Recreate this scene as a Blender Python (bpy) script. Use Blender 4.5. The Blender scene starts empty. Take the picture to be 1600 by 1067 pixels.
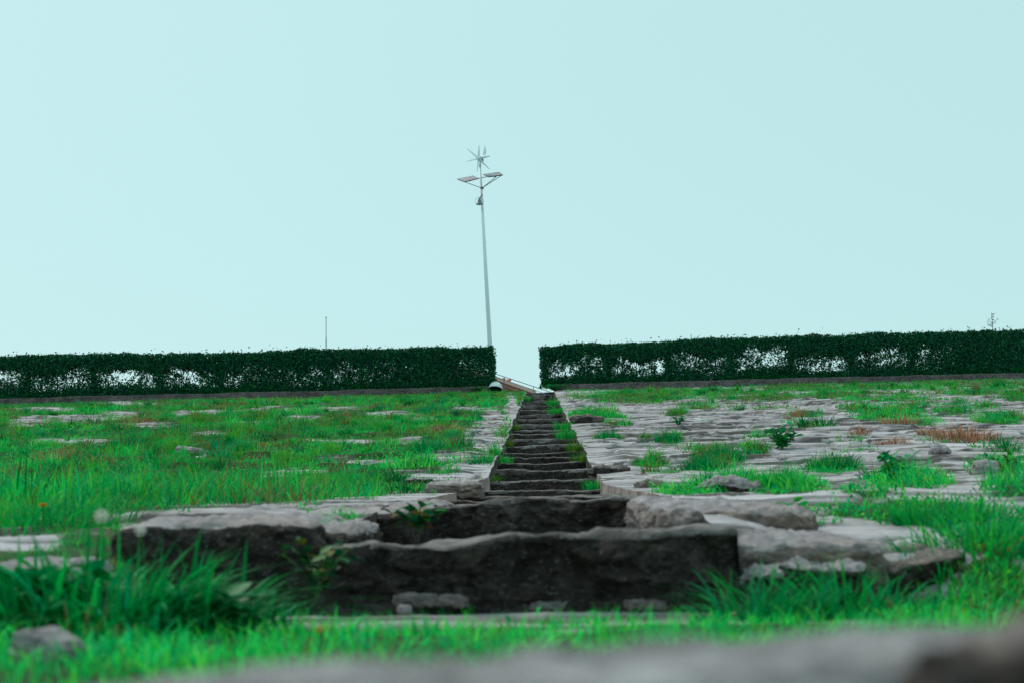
import bpy, bmesh, math
import numpy as np
from mathutils import Matrix, Vector

rng = np.random.default_rng(7)
scene = bpy.context.scene
COL = scene.collection
R = math.radians

# ------------------------------------------------------------------ camera model
F, CX, CY = 2222.2, 800.0, 533.5          # 50 mm on 36 mm, in photo pixels
PITCH, YAW, ROLL = R(8.47), R(1.09), R(1.3)
CAM = Matrix.Rotation(YAW, 3, 'Z') @ Matrix.Rotation(R(90) + PITCH, 3, 'X') @ Matrix.Rotation(-ROLL, 3, 'Z')
CM = np.array(CAM)

def ray(px, py):
    d = CM @ np.array([(px - CX) / F, -(py - CY) / F, -1.0])
    return d / d[1]

def at(px, py, y):
    return ray(px, py) * y

def project(x, y, z):
    q = np.stack([x, y, z], -1) @ CM
    w = np.maximum(-q[..., 2], 1e-3)
    return CX + F * q[..., 0] / w, CY - F * q[..., 1] / w

# ------------------------------------------------------------------ noise
def _hash(i, j, k, s):
    h = (i * 374761393 + j * 668265263 + k * 2147483647 + s * 1274126177) & 0xFFFFFFFF
    h = ((h ^ (h >> 13)) * 1274126177) & 0xFFFFFFFF
    h = ((h ^ (h >> 16)) * 2246822519) & 0xFFFFFFFF
    return ((h ^ (h >> 15)) & 0xFFFFFF) / float(0xFFFFFF)

def vn(x, y, z, s=0):
    x, y, z = np.broadcast_arrays(np.asarray(x, float), np.asarray(y, float), np.asarray(z, float))
    i, j, k = np.floor(x).astype(np.int64), np.floor(y).astype(np.int64), np.floor(z).astype(np.int64)
    f, g, h = x - i, y - j, z - k
    f, g, h = [t * t * t * (t * (t * 6 - 15) + 10) for t in (f, g, h)]
    r = 0
    for a in (0, 1):
        for b in (0, 1):
            for c in (0, 1):
                r = r + _hash(i + a, j + b, k + c, s) * (f if a else 1 - f) * (g if b else 1 - g) * (h if c else 1 - h)
    return r * 2 - 1

def fbm(x, y, z=0.0, s=0, o=4, gain=.5):
    r, a, n = 0, 1, 0
    x, y, z = np.asarray(x, float), np.asarray(y, float), np.asarray(z, float)
    for k in range(o):
        r = r + a * vn(x, y, z, s + k * 17); n += a; a *= gain
        x, y, z = x * 2.03 + 5.2, y * 2.03 + 1.3, z * 2.03 + 7.7
    return r / n

def worley(x, y, z, s=0):
    x, y, z = np.broadcast_arrays(np.asarray(x, float), np.asarray(y, float), np.asarray(z, float))
    i, j, k = [np.floor(t).astype(np.int64) for t in (x, y, z)]
    r = np.full(x.shape, 9.)
    for a in (-1, 0, 1):
        for b in (-1, 0, 1):
            for c in (-1, 0, 1):
                p, q, t = i + a, j + b, k + c
                d = (p + _hash(p, q, t, s) - x) ** 2 + (q + _hash(p, q, t, s + 1) - y) ** 2 + (t + _hash(p, q, t, s + 2) - z) ** 2
                r = np.minimum(r, d)
    return np.sqrt(r)

def sstep(a, b, t):
    t = np.clip((np.asarray(t, float) - a) / (b - a), 0, 1)
    return t * t * (3 - 2 * t)

# ------------------------------------------------------------------ terrain shape
PY = [-6, 0, 1, 2, 2.9, 3.25, 3.6, 4.2, 5.2, 6.5, 8, 10, 11.3, 13.2, 20, 34, 51, 53, 56, 62, 75, 110, 4000]
PZ = [-.19, -.17, -.16, -.145, -.12, -.06, .035, .095, .185, .255, .335, .45, .53, .705, 1.61, 3.47, 5.73, 5.90, 5.93, 5.6, 2.0, -4, -6]
def side_z(y):
    return np.interp(y, PY, PZ)

def ground_base(x, y):
    z = side_z(y)
    fl = sstep(-1.0, -.82, x) * sstep(1.25, .85, x + .15 * fbm(x * 2, y * 2, 0, 10, 2)) * sstep(3.68, 3.50, y + .10 * fbm(x * 4, y * 2, 0, 8, 3))
    z = z * (1 - fl) + np.minimum(z, -.15) * fl
    z = z - .075 * sstep(.5, .8, x) * sstep(3.0, 3.5, y) * sstep(5.8, 4.3, y)
    z = z + .03 * fbm(x * .28, y * .20, 0, 3, 2) * sstep(7, 16, y) * sstep(54, 49, y)
    z = z + .02 * fbm(x * 1.6, y * 1.6, 0, 9, 3) * sstep(.62, .95, np.abs(x + .04)) * sstep(8, 5, y)
    return z

def edge_left(y):
    return -.50 - .055 * sstep(13.3, 12.6, y) + .035 * fbm(np.asarray(y) * 1.1, 0.3, 0, 21, 2)
def edge_right(y):
    return .50 - .035 * sstep(6.5, 5.6, y) + .035 * fbm(np.asarray(y) * 1.1, 4.3, 0, 22, 2)

def plates(x, y):
    """flagstones: returns height offset and joint value"""
    wx = x + .22 * fbm(x * .9, y * .9, 0, 31, 3); wy = y + .18 * fbm(x * .9, y * .9, 0, 32, 3)
    cw, ch = .95, .62
    u, v = wx / cw, wy / ch
    u = u + .5 * (np.floor(v) % 2)
    iu, iv = np.floor(u).astype(np.int64), np.floor(v).astype(np.int64)
    f1 = np.full(u.shape, 9.); f2 = np.full(u.shape, 9.)
    hid = np.zeros(u.shape); tx = np.zeros(u.shape); ty = np.zeros(u.shape)
    for a in (-1, 0, 1):
        for b in (-1, 0, 1):
            ci, cj = iu + a, iv + b
            z0 = np.zeros_like(ci)
            qx = ci + .12 + .76 * _hash(ci, cj, z0, 1); qy = cj + .12 + .76 * _hash(ci, cj, z0, 2)
            d = np.hypot((u - qx) * cw, (v - qy) * ch)
            n1 = d < f1
            f2 = np.where(n1, f1, np.minimum(f2, d))
            hid = np.where(n1, _hash(ci, cj, z0, 3), hid)
            tx = np.where(n1, u - qx, tx); ty = np.where(n1, v - qy, ty)
            f1 = np.where(n1, d, f1)
    e = f2 - f1
    joint = sstep(.12, .03, e + .03 * fbm(x * 6, y * 6, 0, 41, 2))
    h = (hid - .5) * .034 + (hid - .4) * .02 * ty + (_frac(hid * 57) - .5) * .028 * tx
    h = h + .006 * fbm(x * .8, y * .8, 0, 44, 3) + .005 * fbm(x * 4, y * 11, hid * 9, 45, 4)
    # bedding ledges: thin layers broken off along ragged lines that run across the slope
    led = 0; lip = 0
    for (fy, wn, A, sd, w_) in ((.72, 1.0, .038, 46, .05), (1.55, .9, .027, 50, .085), (2.9, .8, .015, 54, .14)):
        q = y * fy + wn * fbm(x * .45 * fy ** .5, y * .5 * fy ** .5, 0, sd, 5, .55) + .35 * (hid - .5)
        fr = _frac(q); a_ = A * sstep(-.12, .30, fbm(x * .75 * fy ** .5, np.floor(q) * 3.7 + y * .12, 0, sd + 1, 3))
        led = led + a_ * (sstep(0, w_, fr) - fr) + a_ * .25 * sstep(.0, w_, fr) * sstep(.35, w_, fr)
        lip = np.maximum(lip, sstep(w_ * 1.5, w_ * 1.0, fr) * np.clip(a_ / .022, 0, 1))
    return h + led - .05 * joint, np.maximum(joint, lip), hid

def _frac(t):
    return t - np.floor(t)

def relief(x, y):
    h, j, hid = plates(x, y)
    amp = (.30 + .70 * sstep(9, 15, y)) * sstep(58, 53, y)
    ed = np.minimum(np.abs(x - edge_left(y)), np.abs(x - edge_right(y)))
    amp = amp * np.where(y > 3.3, .22 + .78 * sstep(.05, .35, ed), 1)
    return h * amp, j, hid

def ground_z(x, y):
    x = np.asarray(x, float); y = np.asarray(y, float)
    return ground_base(x, y) + relief(x, y)[0]

_YS = np.concatenate([np.arange(.6, 6, .01), np.arange(6, 56, .03)])
def ground_at(px, py):
    r = ray(px, py)
    zz = ground_base(r[0] * _YS, _YS)
    k = np.argmax(zz >= r[2] * _YS)
    y = _YS[k]; x = r[0] * y
    return np.array([x, y, float(ground_z(np.array([x]), np.array([y]))[0])])

# ------------------------------------------------------------------ where grass grows (ellipses of ground, located as seen in the photo)
STONE = [(70,640,50,4),(340,645,40,4),(205,632,40,3),(380,662,36,4),(470,655,30,4),(560,690,40,4),(160,690,36,4),(730,640,26,4),(130,656,66,7),(195,647,42,5),(45,661,32,8),(560,723,66,5),(465,739,62,5),(415,748,42,4),(625,743,60,5),(300,711,22,4),
         (525,640,52,5),(660,656,32,5),(610,648,42,4),(285,648,22,4),(770,655,24,18),(752,690,36,26),(735,735,44,22),(715,763,56,12),
         (655,780,70,12),(560,792,90,14),(400,806,150,22),(690,715,40,7),(800,640,12,25),(668,748,40,8),(150,628,60,3),(430,640,40,4),
         (240,665,50,4),(90,690,40,3),(330,680,40,3),(520,690,40,3),(640,690,30,4), (40,850,60,14),(240,815,60,10)]
GRASS = [(1090,613,190,7,.95),(1300,606,190,7,.85),(1500,600,190,8,.8),(1200,618,120,6,.5),(1000,622,110,10,.95),(1190,622,90,8,.9),(1330,618,120,8,.8),(1530,612,90,9,.8),(1500,635,70,7,.5),(930,650,46,9,1),(965,663,24,5,.8),
         (1055,648,26,8,.8),(1100,636,40,7,.8),(1150,640,30,6,.5),(950,685,25,5,1),(1045,688,26,10,1),(1110,722,48,16,1),(1180,706,24,9,1),(1015,724,36,7,1),
         (1075,702,24,9,.7),(1040,738,40,6,.7),(1150,757,70,9,.95),(1080,770,66,5,.9),(1225,764,66,11,1),(1300,731,46,12,1),(1215,697,24,7,.6),
         (1255,648,40,6,.8),(1270,668,40,6,.6),(1235,663,30,5,.5),(1400,645,75,16,.85),(1430,660,50,8,.8),(1345,640,40,8,.8),(1480,645,50,7,.6),
         (1560,655,50,10,.9),(1590,620,40,10,.9),(1330,690,40,5,.5),(1470,690,50,6,.5),(1420,752,70,14,.9),(1560,733,50,13,.9),(1360,770,60,8,.8),
         (1590,770,70,16,.9),(1430,800,170,22,1),(1575,850,105,42,1),(1300,800,60,12,.6),(1560,700,50,8,.7),(1440,630,80,7,.6),(1380,625,90,6,.7),
         (1270,815,70,10,.6),(1545,895,80,24,1),(1420,960,260,45,1),(1500,915,90,14,.9),(1560,960,160,60,1),(1240,950,90,40,1),(1010,690,16,4,.4),(1180,680,30,6,.6),
         (930,772,30,4,.5),(1340,708,40,4,.4),(1100,660,20,4,.3),(1200,640,60,6,.4)]

def ell(px, py, e):
    return np.exp(-1.1 * (((px - e[0]) / e[2]) ** 2 + ((py - e[1]) / e[3]) ** 2) ** 1.6)

def grass_mask(x, y):
    px, py = project(x, y, ground_base(x, y))
    xl, xr = edge_left(y), edge_right(y)
    n = fbm(x * 1.3, y * .9, 0, 51, 4)
    left = np.full(np.shape(x), .95) 
    for e in STONE:
        left = left * (1 - .97 * ell(px, py, e))
    right = np.full(np.shape(x), .02)
    for e in GRASS:
        right = np.maximum(right, e[4] * ell(px, py, e))
    m = np.where(x < 0, left, right)
    far_right = sstep(1600, 1700, px); m = m * (1 - far_right) + .6 * far_right
    m = np.clip(m + .38 * n - .05, 0, 1) * sstep(.06, .3, m)
    near = sstep(2.95, 2.7, y + .18 * fbm(x * 3, y * 3, 0, 52, 2))
    bank = sstep(3.5, 3.35, y) * np.maximum(sstep(-.84, -.96, x), sstep(.6, .72, x))
    m = np.maximum(m * sstep(3.2, 3.4, y), np.maximum(near * .95, bank * .95))
    inside = (x > xl - .02) & (x < xr + .02) & (y > 3.2)
    m = np.where(inside, 0, m)
    m = m * sstep(53, 52.2, y)
    return m, px, py

# ------------------------------------------------------------------ object helpers
def mesh_from(name, V, FA, mat=None, parent=None, smooth=False, cols=None, matidx=None, attrs=None):
    """V (n,3); FA list of (m,k) index arrays"""
    me = bpy.data.meshes.new(name)
    FA = FA if isinstance(FA, list) else [FA]
    FA = [np.asarray(f, np.int32) for f in FA if len(f)]
    V = np.asarray(V, np.float32)
    me.vertices.add(len(V)); me.vertices.foreach_set('co', V.ravel())
    nl = sum(f.size for f in FA); nf = sum(len(f) for f in FA)
    me.loops.add(nl); me.polygons.add(nf)
    me.loops.foreach_set('vertex_index', np.concatenate([f.ravel() for f in FA]))
    tot = np.concatenate([np.full(len(f), f.shape[1], np.int32) for f in FA])
    st = np.concatenate([[0], np.cumsum(tot)[:-1]]).astype(np.int32)
    me.polygons.foreach_set('loop_start', st)
    try: me.polygons.foreach_set('loop_total', tot)
    except Exception: pass
    if matidx is not None: me.polygons.foreach_set('material_index', np.asarray(matidx, np.int32))
    me.polygons.foreach_set('use_smooth', np.full(nf, bool(smooth)))
    me.update(calc_edges=True); me.validate()
    if cols is not None:
        a = me.color_attributes.new('Col', 'FLOAT_COLOR', 'POINT')
        c = np.ones((len(V), 4), np.float32); c[:, :3] = cols
        a.data.foreach_set('color', c.ravel())
    for k, v in (attrs or {}).items():
        a = me.attributes.new(k, 'FLOAT', 'POINT'); a.data.foreach_set('value', np.asarray(v, np.float32))
    for m in (mat if isinstance(mat, (list, tuple)) else [mat]):
        if m: me.materials.append(m)
    o = bpy.data.objects.new(name, me); COL.objects.link(o)
    if parent is not None: o.parent = parent
    return o

def tag(o, label=None, cat=None, group=None, kind=None):
    if label: o['label'] = label
    if cat: o['category'] = cat
    if group: o['group'] = group
    if kind: o['kind'] = kind
    return o

def empty(name, loc, label, cat, group=None):
    o = bpy.data.objects.new(name, None); COL.objects.link(o)
    o.location = [float(v) for v in loc]; o.empty_display_size = .2
    return tag(o, label, cat, group)

class MB:
    """collects verts / faces of one mesh"""
    def __init__(s): s.V = []; s.Q = []; s.T = []; s.n = 0
    def add(s, V, Q=(), T=()):
        V = np.asarray(V, float)
        if len(Q): s.Q.append(np.asarray(Q) + s.n)
        if len(T): s.T.append(np.asarray(T) + s.n)
        s.V.append(V); s.n += len(V)
    def tube(s, pts, rad, seg=10, cap=True):
        pts = np.asarray(pts, float); n = len(pts)
        rad = np.full(n, rad) if np.isscalar(rad) else np.asarray(rad, float)
        t = np.gradient(pts, axis=0); t /= np.linalg.norm(t, axis=1)[:, None]
        up = np.array([0, 0, 1.]) if abs(t[0][2]) < .9 else np.array([1., 0, 0])
        a = np.cross(t, up); a /= np.linalg.norm(a, axis=1)[:, None]; b = np.cross(t, a)
        th = np.linspace(0, 2 * np.pi, seg, endpoint=False)
        V = (pts[:, None] + rad[:, None, None] * (np.cos(th)[None, :, None] * a[:, None] + np.sin(th)[None, :, None] * b[:, None])).reshape(-1, 3)
        i, j = np.meshgrid(np.arange(n - 1), np.arange(seg), indexing='ij'); j2 = (j + 1) % seg
        Q = np.stack([i * seg + j, i * seg + j2, (i + 1) * seg + j2, (i + 1) * seg + j], -1).reshape(-1, 4)
        T = []
        if cap:
            V = np.vstack([V, pts[0], pts[-1]])
            for k in range(seg):
                T.append((n * seg, (k + 1) % seg, k)); T.append((n * seg + 1, (n - 1) * seg + k, (n - 1) * seg + (k + 1) % seg))
        s.add(V, Q, T)
    def box(s, c, d, M=None):
        c = np.asarray(c, float); d = np.asarray(d, float) / 2
        V = np.array([(x, y, z) for x in (-1, 1) for y in (-1, 1) for z in (-1, 1)], float) * d
        if M is not None: V = V @ np.array(M).T
        s.add(V + c, [(0, 1, 3, 2), (4, 6, 7, 5), (0, 4, 5, 1), (2, 3, 7, 6), (0, 2, 6, 4), (1, 5, 7, 3)])
    def lathe(s, prof, c=(0, 0, 0), seg=20, M=None):
        prof = np.asarray(prof, float); n = len(prof)
        th = np.linspace(0, 2 * np.pi, seg, endpoint=False)
        V = np.stack([prof[:, 0, None] * np.cos(th), prof[:, 0, None] * np.sin(th), np.repeat(prof[:, 1, None], seg, 1)], -1).reshape(-1, 3)
        if M is not None: V = V @ np.array(M).T
        i, j = np.meshgrid(np.arange(n - 1), np.arange(seg), indexing='ij'); j2 = (j + 1) % seg
        Q = np.stack([i * seg + j, i * seg + j2, (i + 1) * seg + j2, (i + 1) * seg + j], -1).reshape(-1, 4)
        s.add(V + np.asarray(c), Q)
    def build(s, name, mat, parent=None, smooth=False, bevel=0):
        fa = []
        if s.Q: fa.append(np.concatenate(s.Q))
        if s.T: fa.append(np.concatenate(s.T))
        o = mesh_from(name, np.concatenate(s.V), fa, mat, parent, smooth)
        if bevel:
            m = o.modifiers.new('bevel', 'BEVEL'); m.width = bevel; m.segments = 2
        return o

# ------------------------------------------------------------------ materials
def new_mat(name):
    m = bpy.data.materials.new(name); m.use_nodes = True
    nt = m.node_tree; b = nt.nodes['Principled BSDF']
    return m, nt, b
def N(nt, t, **kw):
    n = nt.nodes.new(t)
    for k, v in kw.items():
        if k in n.inputs: n.inputs[k].default_value = v
        else: setattr(n, k, v)
    return n
def noise(nt, vec, scale, detail=4, rough=.55, dist=0.):
    n = N(nt, 'ShaderNodeTexNoise'); n.inputs['Scale'].default_value = scale; n.inputs['Detail'].default_value = detail
    n.inputs['Roughness'].default_value = rough; n.inputs['Distortion'].default_value = dist
    if vec is not None: nt.links.new(vec, n.inputs['Vector'])
    return n.outputs['Fac']
def ramp(nt, fac, stops):
    r = N(nt, 'ShaderNodeValToRGB'); e = r.color_ramp.elements
    while len(e) < len(stops): e.new(.5)
    for k, (p, c) in enumerate(stops):
        e[k].position = p; e[k].color = (*c, 1) if len(c) == 3 else c
    nt.links.new(fac, r.inputs['Fac']); return r.outputs['Color']
def mix(nt, fac, a, b, blend='MIX'):
    n = N(nt, 'ShaderNodeMix', data_type='RGBA', blend_type=blend)
    for sock, v in ((n.inputs['Factor'], fac), (n.inputs['A'] if False else n.inputs[6], a), (n.inputs[7], b)):
        if isinstance(v, (int, float)): sock.default_value = v
        elif isinstance(v, tuple): sock.default_value = (*v, 1)
        else: nt.links.new(v, sock)
    return n.outputs[2]
def g(v): return (v, v, v)

def stone_mat(name, light, dark, warm, spots=.5, bump=.02, soil=False, scale=1.0, spotc=None, pits=1., sx=1.):
    m, nt, b = new_mat(name)
    co = N(nt, 'ShaderNodeTexCoord').outputs['Object']
    mp = N(nt, 'ShaderNodeMapping'); mp.inputs['Scale'].default_value = (scale * sx, scale * 1.4, scale * 1.8); nt.links.new(co, mp.inputs['Vector'])
    v = mp.outputs['Vector']
    c = mix(nt, ramp(nt, noise(nt, v, 1.6, 6, .62, .4), [(.36, g(0)), (.66, g(1))]), light, dark)
    c = mix(nt, ramp(nt, noise(nt, v, .9, 3), [(.52, g(0)), (.72, g(.7))]), c, warm)
    c = mix(nt, ramp(nt, noise(nt, v, 9, 6, .7, .6), [(.36, g(.9 * pits)), (.58, g(0))]), c, tuple(t * .30 for t in dark))
    c = mix(nt, ramp(nt, noise(nt, v, 3.1, 8, .75, 1.2), [(.50, g(0)), (.53, g(.55 * pits)), (.56, g(0))]), c, tuple(t * .3 for t in dark))
    c = mix(nt, ramp(nt, noise(nt, v, 22, 5, .7), [(.56, g(0)), (.72, g(spots))]), c, spotc or tuple(min(1, t * 1.45) for t in light))
    if soil:
        at_ = N(nt, 'ShaderNodeAttribute', attribute_name='joint').outputs['Fac']
        c = mix(nt, at_, c, (.035, .028, .022))
        hv = N(nt, 'ShaderNodeAttribute', attribute_name='plate').outputs['Fac']
        c = mix(nt, 1.0, c, ramp(nt, hv, [(0, (.80, .78, .78)), (.5, (.96, .96, .96)), (1, (1.10, 1.10, 1.12))]), 'MULTIPLY')
        sv = N(nt, 'ShaderNodeAttribute', attribute_name='soil').outputs['Fac']
        ad = N(nt, 'ShaderNodeMath', operation='ADD'); nt.links.new(sv, ad.inputs[0])
        sb = N(nt, 'ShaderNodeMath', operation='MULTIPLY_ADD'); sb.inputs[1].default_value = .9; sb.inputs[2].default_value = -.45
        nt.links.new(noise(nt, co, 4, 5, .65), sb.inputs[0]); nt.links.new(sb.outputs[0], ad.inputs[1])
        sc_ = ramp(nt, noise(nt, co, 7, 5, .6), [(.3, (.010, .05, .014)), (.55, (.03, .075, .02)), (.75, (.05, .05, .022))])
        c = mix(nt, ramp(nt, ad.outputs[0], [(.48, g(0)), (.68, g(1))]), c, sc_)
    nt.links.new(c, b.inputs['Base Color'])
    b.inputs['Roughness'].default_value = .92; b.inputs['Specular IOR Level'].default_value = .2
    bp = N(nt, 'ShaderNodeBump'); bp.inputs['Strength'].default_value = .9; bp.inputs['Distance'].default_value = bump
    nt.links.new(noise(nt, v, 11, 8, .68, .4), bp.inputs['Height']); nt.links.new(bp.outputs['Normal'], b.inputs['Normal'])
    return m

def plain(name, col, rough=.6, metal=0., var=.15, scale=6, bump=0.):
    m, nt, b = new_mat(name)
    co = N(nt, 'ShaderNodeTexCoord').outputs['Object']
    c = ramp(nt, noise(nt, co, scale, 5, .6), [(.3, tuple(t * (1 - var) for t in col)), (.7, tuple(min(1, t * (1 + var)) for t in col))])
    nt.links.new(c, b.inputs['Base Color']); b.inputs['Roughness'].default_value = rough; b.inputs['Metallic'].default_value = metal
    if bump:
        bp = N(nt, 'ShaderNodeBump'); bp.inputs['Distance'].default_value = bump
        nt.links.new(noise(nt, co, scale * 6, 6, .65), bp.inputs['Height']); nt.links.new(bp.outputs['Normal'], b.inputs['Normal'])
    return m

def plant_mat(name, trans=.3, rough=.55):
    m, nt, b = new_mat(name)
    a = N(nt, 'ShaderNodeAttribute', attribute_name='Col').outputs['Color']
    nt.links.new(a, b.inputs['Base Color']); b.inputs['Roughness'].default_value = rough; b.inputs['Specular IOR Level'].default_value = .06
    t = N(nt, 'ShaderNodeBsdfTranslucent'); nt.links.new(a, t.inputs['Color'])
    mx = N(nt, 'ShaderNodeMixShader'); mx.inputs[0].default_value = trans
    nt.links.new(b.outputs[0], mx.inputs[1]); nt.links.new(t.outputs[0], mx.inputs[2])
    nt.links.new(mx.outputs[0], nt.nodes['Material Output'].inputs['Surface'])
    return m

M_GROUND = stone_mat('paving_stone', (.57, .51, .54), (.44, .39, .41), (.50, .42, .41), .6, .02, soil=True, pits=.42, sx=.5)
M_STONE = stone_mat('grey_stone', (.50, .435, .455), (.28, .235, .245), (.44, .345, .32), .6, .03, pits=.5)
M_STONE_DARK = stone_mat('dark_stone', (.17, .135, .120), (.030, .024, .021), (.13, .083, .058), .95, .09, scale=2.2, spotc=(.30, .27, .275))  # darker stone, mainly for risers, trench walls and steep rock faces
M_FORE = stone_mat('weathered_slab', (.66, .61, .63), (.30, .255, .265), (.42, .32, .30), .6, .02, pits=.9, scale=3)
M_BROWN = stone_mat('brown_stone', (.36, .29, .28), (.15, .115, .105), (.30, .20, .155), .5, .03, pits=.6)
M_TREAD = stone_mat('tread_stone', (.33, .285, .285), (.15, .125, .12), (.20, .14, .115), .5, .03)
M_GRASS = plant_mat('grass_blades', .38)
M_LEAF = plant_mat('leaves', .22, .45)
M_HEDGE = plant_mat('hedge_leaves', .12, .6)
M_BARK = plain('bark', (.022, .017, .014), .9, 0, .4, 12)
M_POST = plain('dark_post', (.016, .016, .015), .9, 0, .4, 5, .01)
M_CONC = stone_mat('concrete', (.26, .215, .21), (.10, .08, .078), (.17, .12, .11), .3, .02, scale=1.5)
M_WHITE = plain('white_paint', (.74, .80, .82), .4, 0, .05, 3)
M_PALEM = plain('pale_metal', (.42, .46, .48), .5, .1, .1)
M_GREYM = plain('grey_metal', (.20, .19, .21), .5, .1, .1)
M_DARKM = plain('dark_metal', (.035, .035, .04), .5, .2, .1)
M_PANEL = plain('panel_back', (.19, .175, .20), .5, 0, .08)
M_ROOF = plain('roof_tiles', (.85, .50, .48), .8, 0, .15, 30, .02)
M_RIDGE = plain('roof_red', (.62, .24, .21), .8, 0, .15, 30, .01)
M_WALL = plain('pink_render', (.70, .38, .33), .85, 0, .1, 2)
M_FLUFF = plain('dandelion_fluff', (.85, .76, .70), .9, 0, .05)
M_YELLOW = plain('yellow_petals', (.75, .38, .01), .7, 0, .1)

# ------------------------------------------------------------------ ground sheet
def build_ground():
    ys = np.concatenate([[-30, -12, -6, -3, -1.5, -.5, 0, .3], np.arange(.5, 3, .05), np.arange(3, 6, .025), np.arange(6, 13, .05),
                         np.arange(13, 24, .035), np.arange(24, 36, .06), np.arange(36, 53, .1), [53, 53.5, 54.2, 55, 56, 58, 60, 63, 67, 72, 80, 95, 120, 200, 500, 1500, 4000]])
    s = np.linspace(0, 1, 250) ** 1.35
    wid = np.maximum(.46 * np.abs(ys) + 2.6, 2.6)
    xl, xr = edge_left(ys), edge_right(ys)
    L = xl[:, None] - (wid[:, None]) * s[::-1][None]
    Rr = xr[:, None] + (wid[:, None]) * s[None]
    C = np.stack([xl + .03, xl * .5, 0 * xl, xr * .5, xr - .03], 1)
    X = np.concatenate([L, C, Rr], 1); Y = np.repeat(ys[:, None], X.shape[1], 1)
    nL = L.shape[1]
    rel, joint, hid = relief(X, Y)
    Z = ground_base(X, Y) + rel
    m, _, _ = grass_mask(X, Y)
    # the stair trench
    tr = (Y[:, nL:nL + 5] > 3.45) & (Y[:, nL:nL + 5] < 53)
    Z[:, nL:nL + 5] = np.where(tr, np.interp(Y[:, nL:nL + 5], PY, PZ) - .42, Z[:, nL:nL + 5])
    Z = Z + .004 * fbm(X * 30, Y * 30, 0, 77, 2) * (Y < 8)
    soil = m.copy()
    soil = np.where((Y > 53), .9, soil)
    r, c = X.shape
    i, j = np.meshgrid(np.arange(r - 1), np.arange(c - 1), indexing='ij')
    Q = np.stack([i * c + j, i * c + j + 1, (i + 1) * c + j + 1, (i + 1) * c + j], -1).reshape(-1, 4)
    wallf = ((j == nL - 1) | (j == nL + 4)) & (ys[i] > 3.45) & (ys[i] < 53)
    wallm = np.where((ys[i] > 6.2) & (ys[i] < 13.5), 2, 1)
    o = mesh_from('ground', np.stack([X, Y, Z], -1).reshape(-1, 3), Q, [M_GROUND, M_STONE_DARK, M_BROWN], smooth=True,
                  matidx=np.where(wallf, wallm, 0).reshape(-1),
                  attrs={'joint': joint.ravel() * .85, 'soil': soil.ravel(), 'plate': hid.ravel()})
    tag(o, 'stone paved hillside with grass growing over it', 'ground', kind='structure')
build_ground()

# ------------------------------------------------------------------ staircase
def step_mesh(y0, y1, ztop, zbot, xl, xr, seed, nx, near, parent):
    """one stone step: riser with rough face, worn nose, long tread"""
    d = .012 if near else .022
    nr = 40 if near else 9
    prof = [(y0 + .02, zbot - .12)]
    for t in np.linspace(0, 1, nr): prof.append((y0 + .012 * math.sin(t * 3), zbot + (ztop - .018 - zbot) * t))
    prof += [(y0 + .008, ztop - .008), (y0 + .03, ztop)]
    for t in np.linspace(.08, 1, 8): prof.append((y0 + .03 + (y1 - y0 + .1) * t, ztop))
    prof.append((y1 + .13, zbot - .12))
    prof = np.array(prof)
    xs = np.linspace(xl, xr, nx)
    P = np.zeros((len(xs), len(prof), 3))
    P[..., 0] = xs[:, None]; P[..., 1] = prof[None, :, 0]; P[..., 2] = prof[None, :, 1]
    k = sstep(zbot, ztop, P[..., 2])
    wav = (.030 if near else .034) * fbm(xs * 2.4, seed * 3.1, 0, seed, 5, .6) + (.008) * fbm(xs * 11, seed, 0, seed + 5, 3)
    P[..., 2] += k * wav[:, None]
    bulge = fbm(P[..., 0] * 3.2, P[..., 2] * 6, seed, 61, 5)
    face = sstep(y0 + .2, y0 + .03, P[..., 1])
    P[..., 1] += face * ((.11 if near else .05) * bulge + .02 * fbm(P[..., 0] * 14, P[..., 2] * 16, seed, 62, 3) * (1 if near else .5))
    if near:
        cx_ = P[..., 0] + .06 * fbm(P[..., 0] * 6, P[..., 2] * 6, seed, 66, 3); cz_ = P[..., 2] + .05 * fbm(P[..., 0] * 6, P[..., 2] * 6, seed, 67, 3)
        chip = (worley(cx_ * 4.5, cz_ * 9, P[..., 1] * 2, seed) - .5) * .075 + (worley(cx_ * 13, cz_ * 22, P[..., 1] * 3, seed + 3) - .5) * .024
        P[..., 1] += face * chip
        P[..., 2] += k * .5 * chip
    P[..., 2] += (1 - face) * .012 * fbm(P[..., 0] * 5, P[..., 1] * 5, seed, 63, 3)
    r, c = P.shape[:2]
    i, j = np.meshgrid(np.arange(r - 1), np.arange(c - 1), indexing='ij')
    Q = np.stack([i * c + j, (i + 1) * c + j, (i + 1) * c + j + 1, i * c + j + 1], -1).reshape(-1, 4)
    V = P.reshape(-1, 3)
    # ends
    T = []
    for e in (0, r - 1):
        for q in range(1, c - 1):
            t = (e * c, e * c + q, e * c + q + 1); T.append(t if e else t[::-1])
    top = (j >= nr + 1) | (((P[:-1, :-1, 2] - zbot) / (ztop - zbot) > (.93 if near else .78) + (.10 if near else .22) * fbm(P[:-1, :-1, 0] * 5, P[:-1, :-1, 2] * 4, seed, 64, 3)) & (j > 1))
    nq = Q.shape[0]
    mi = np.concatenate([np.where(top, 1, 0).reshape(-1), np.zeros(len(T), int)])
    return mesh_from('step', V, [Q, np.array(T)], [M_STONE_DARK, M_TREAD], parent, smooth=True, matidx=mi)

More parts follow.
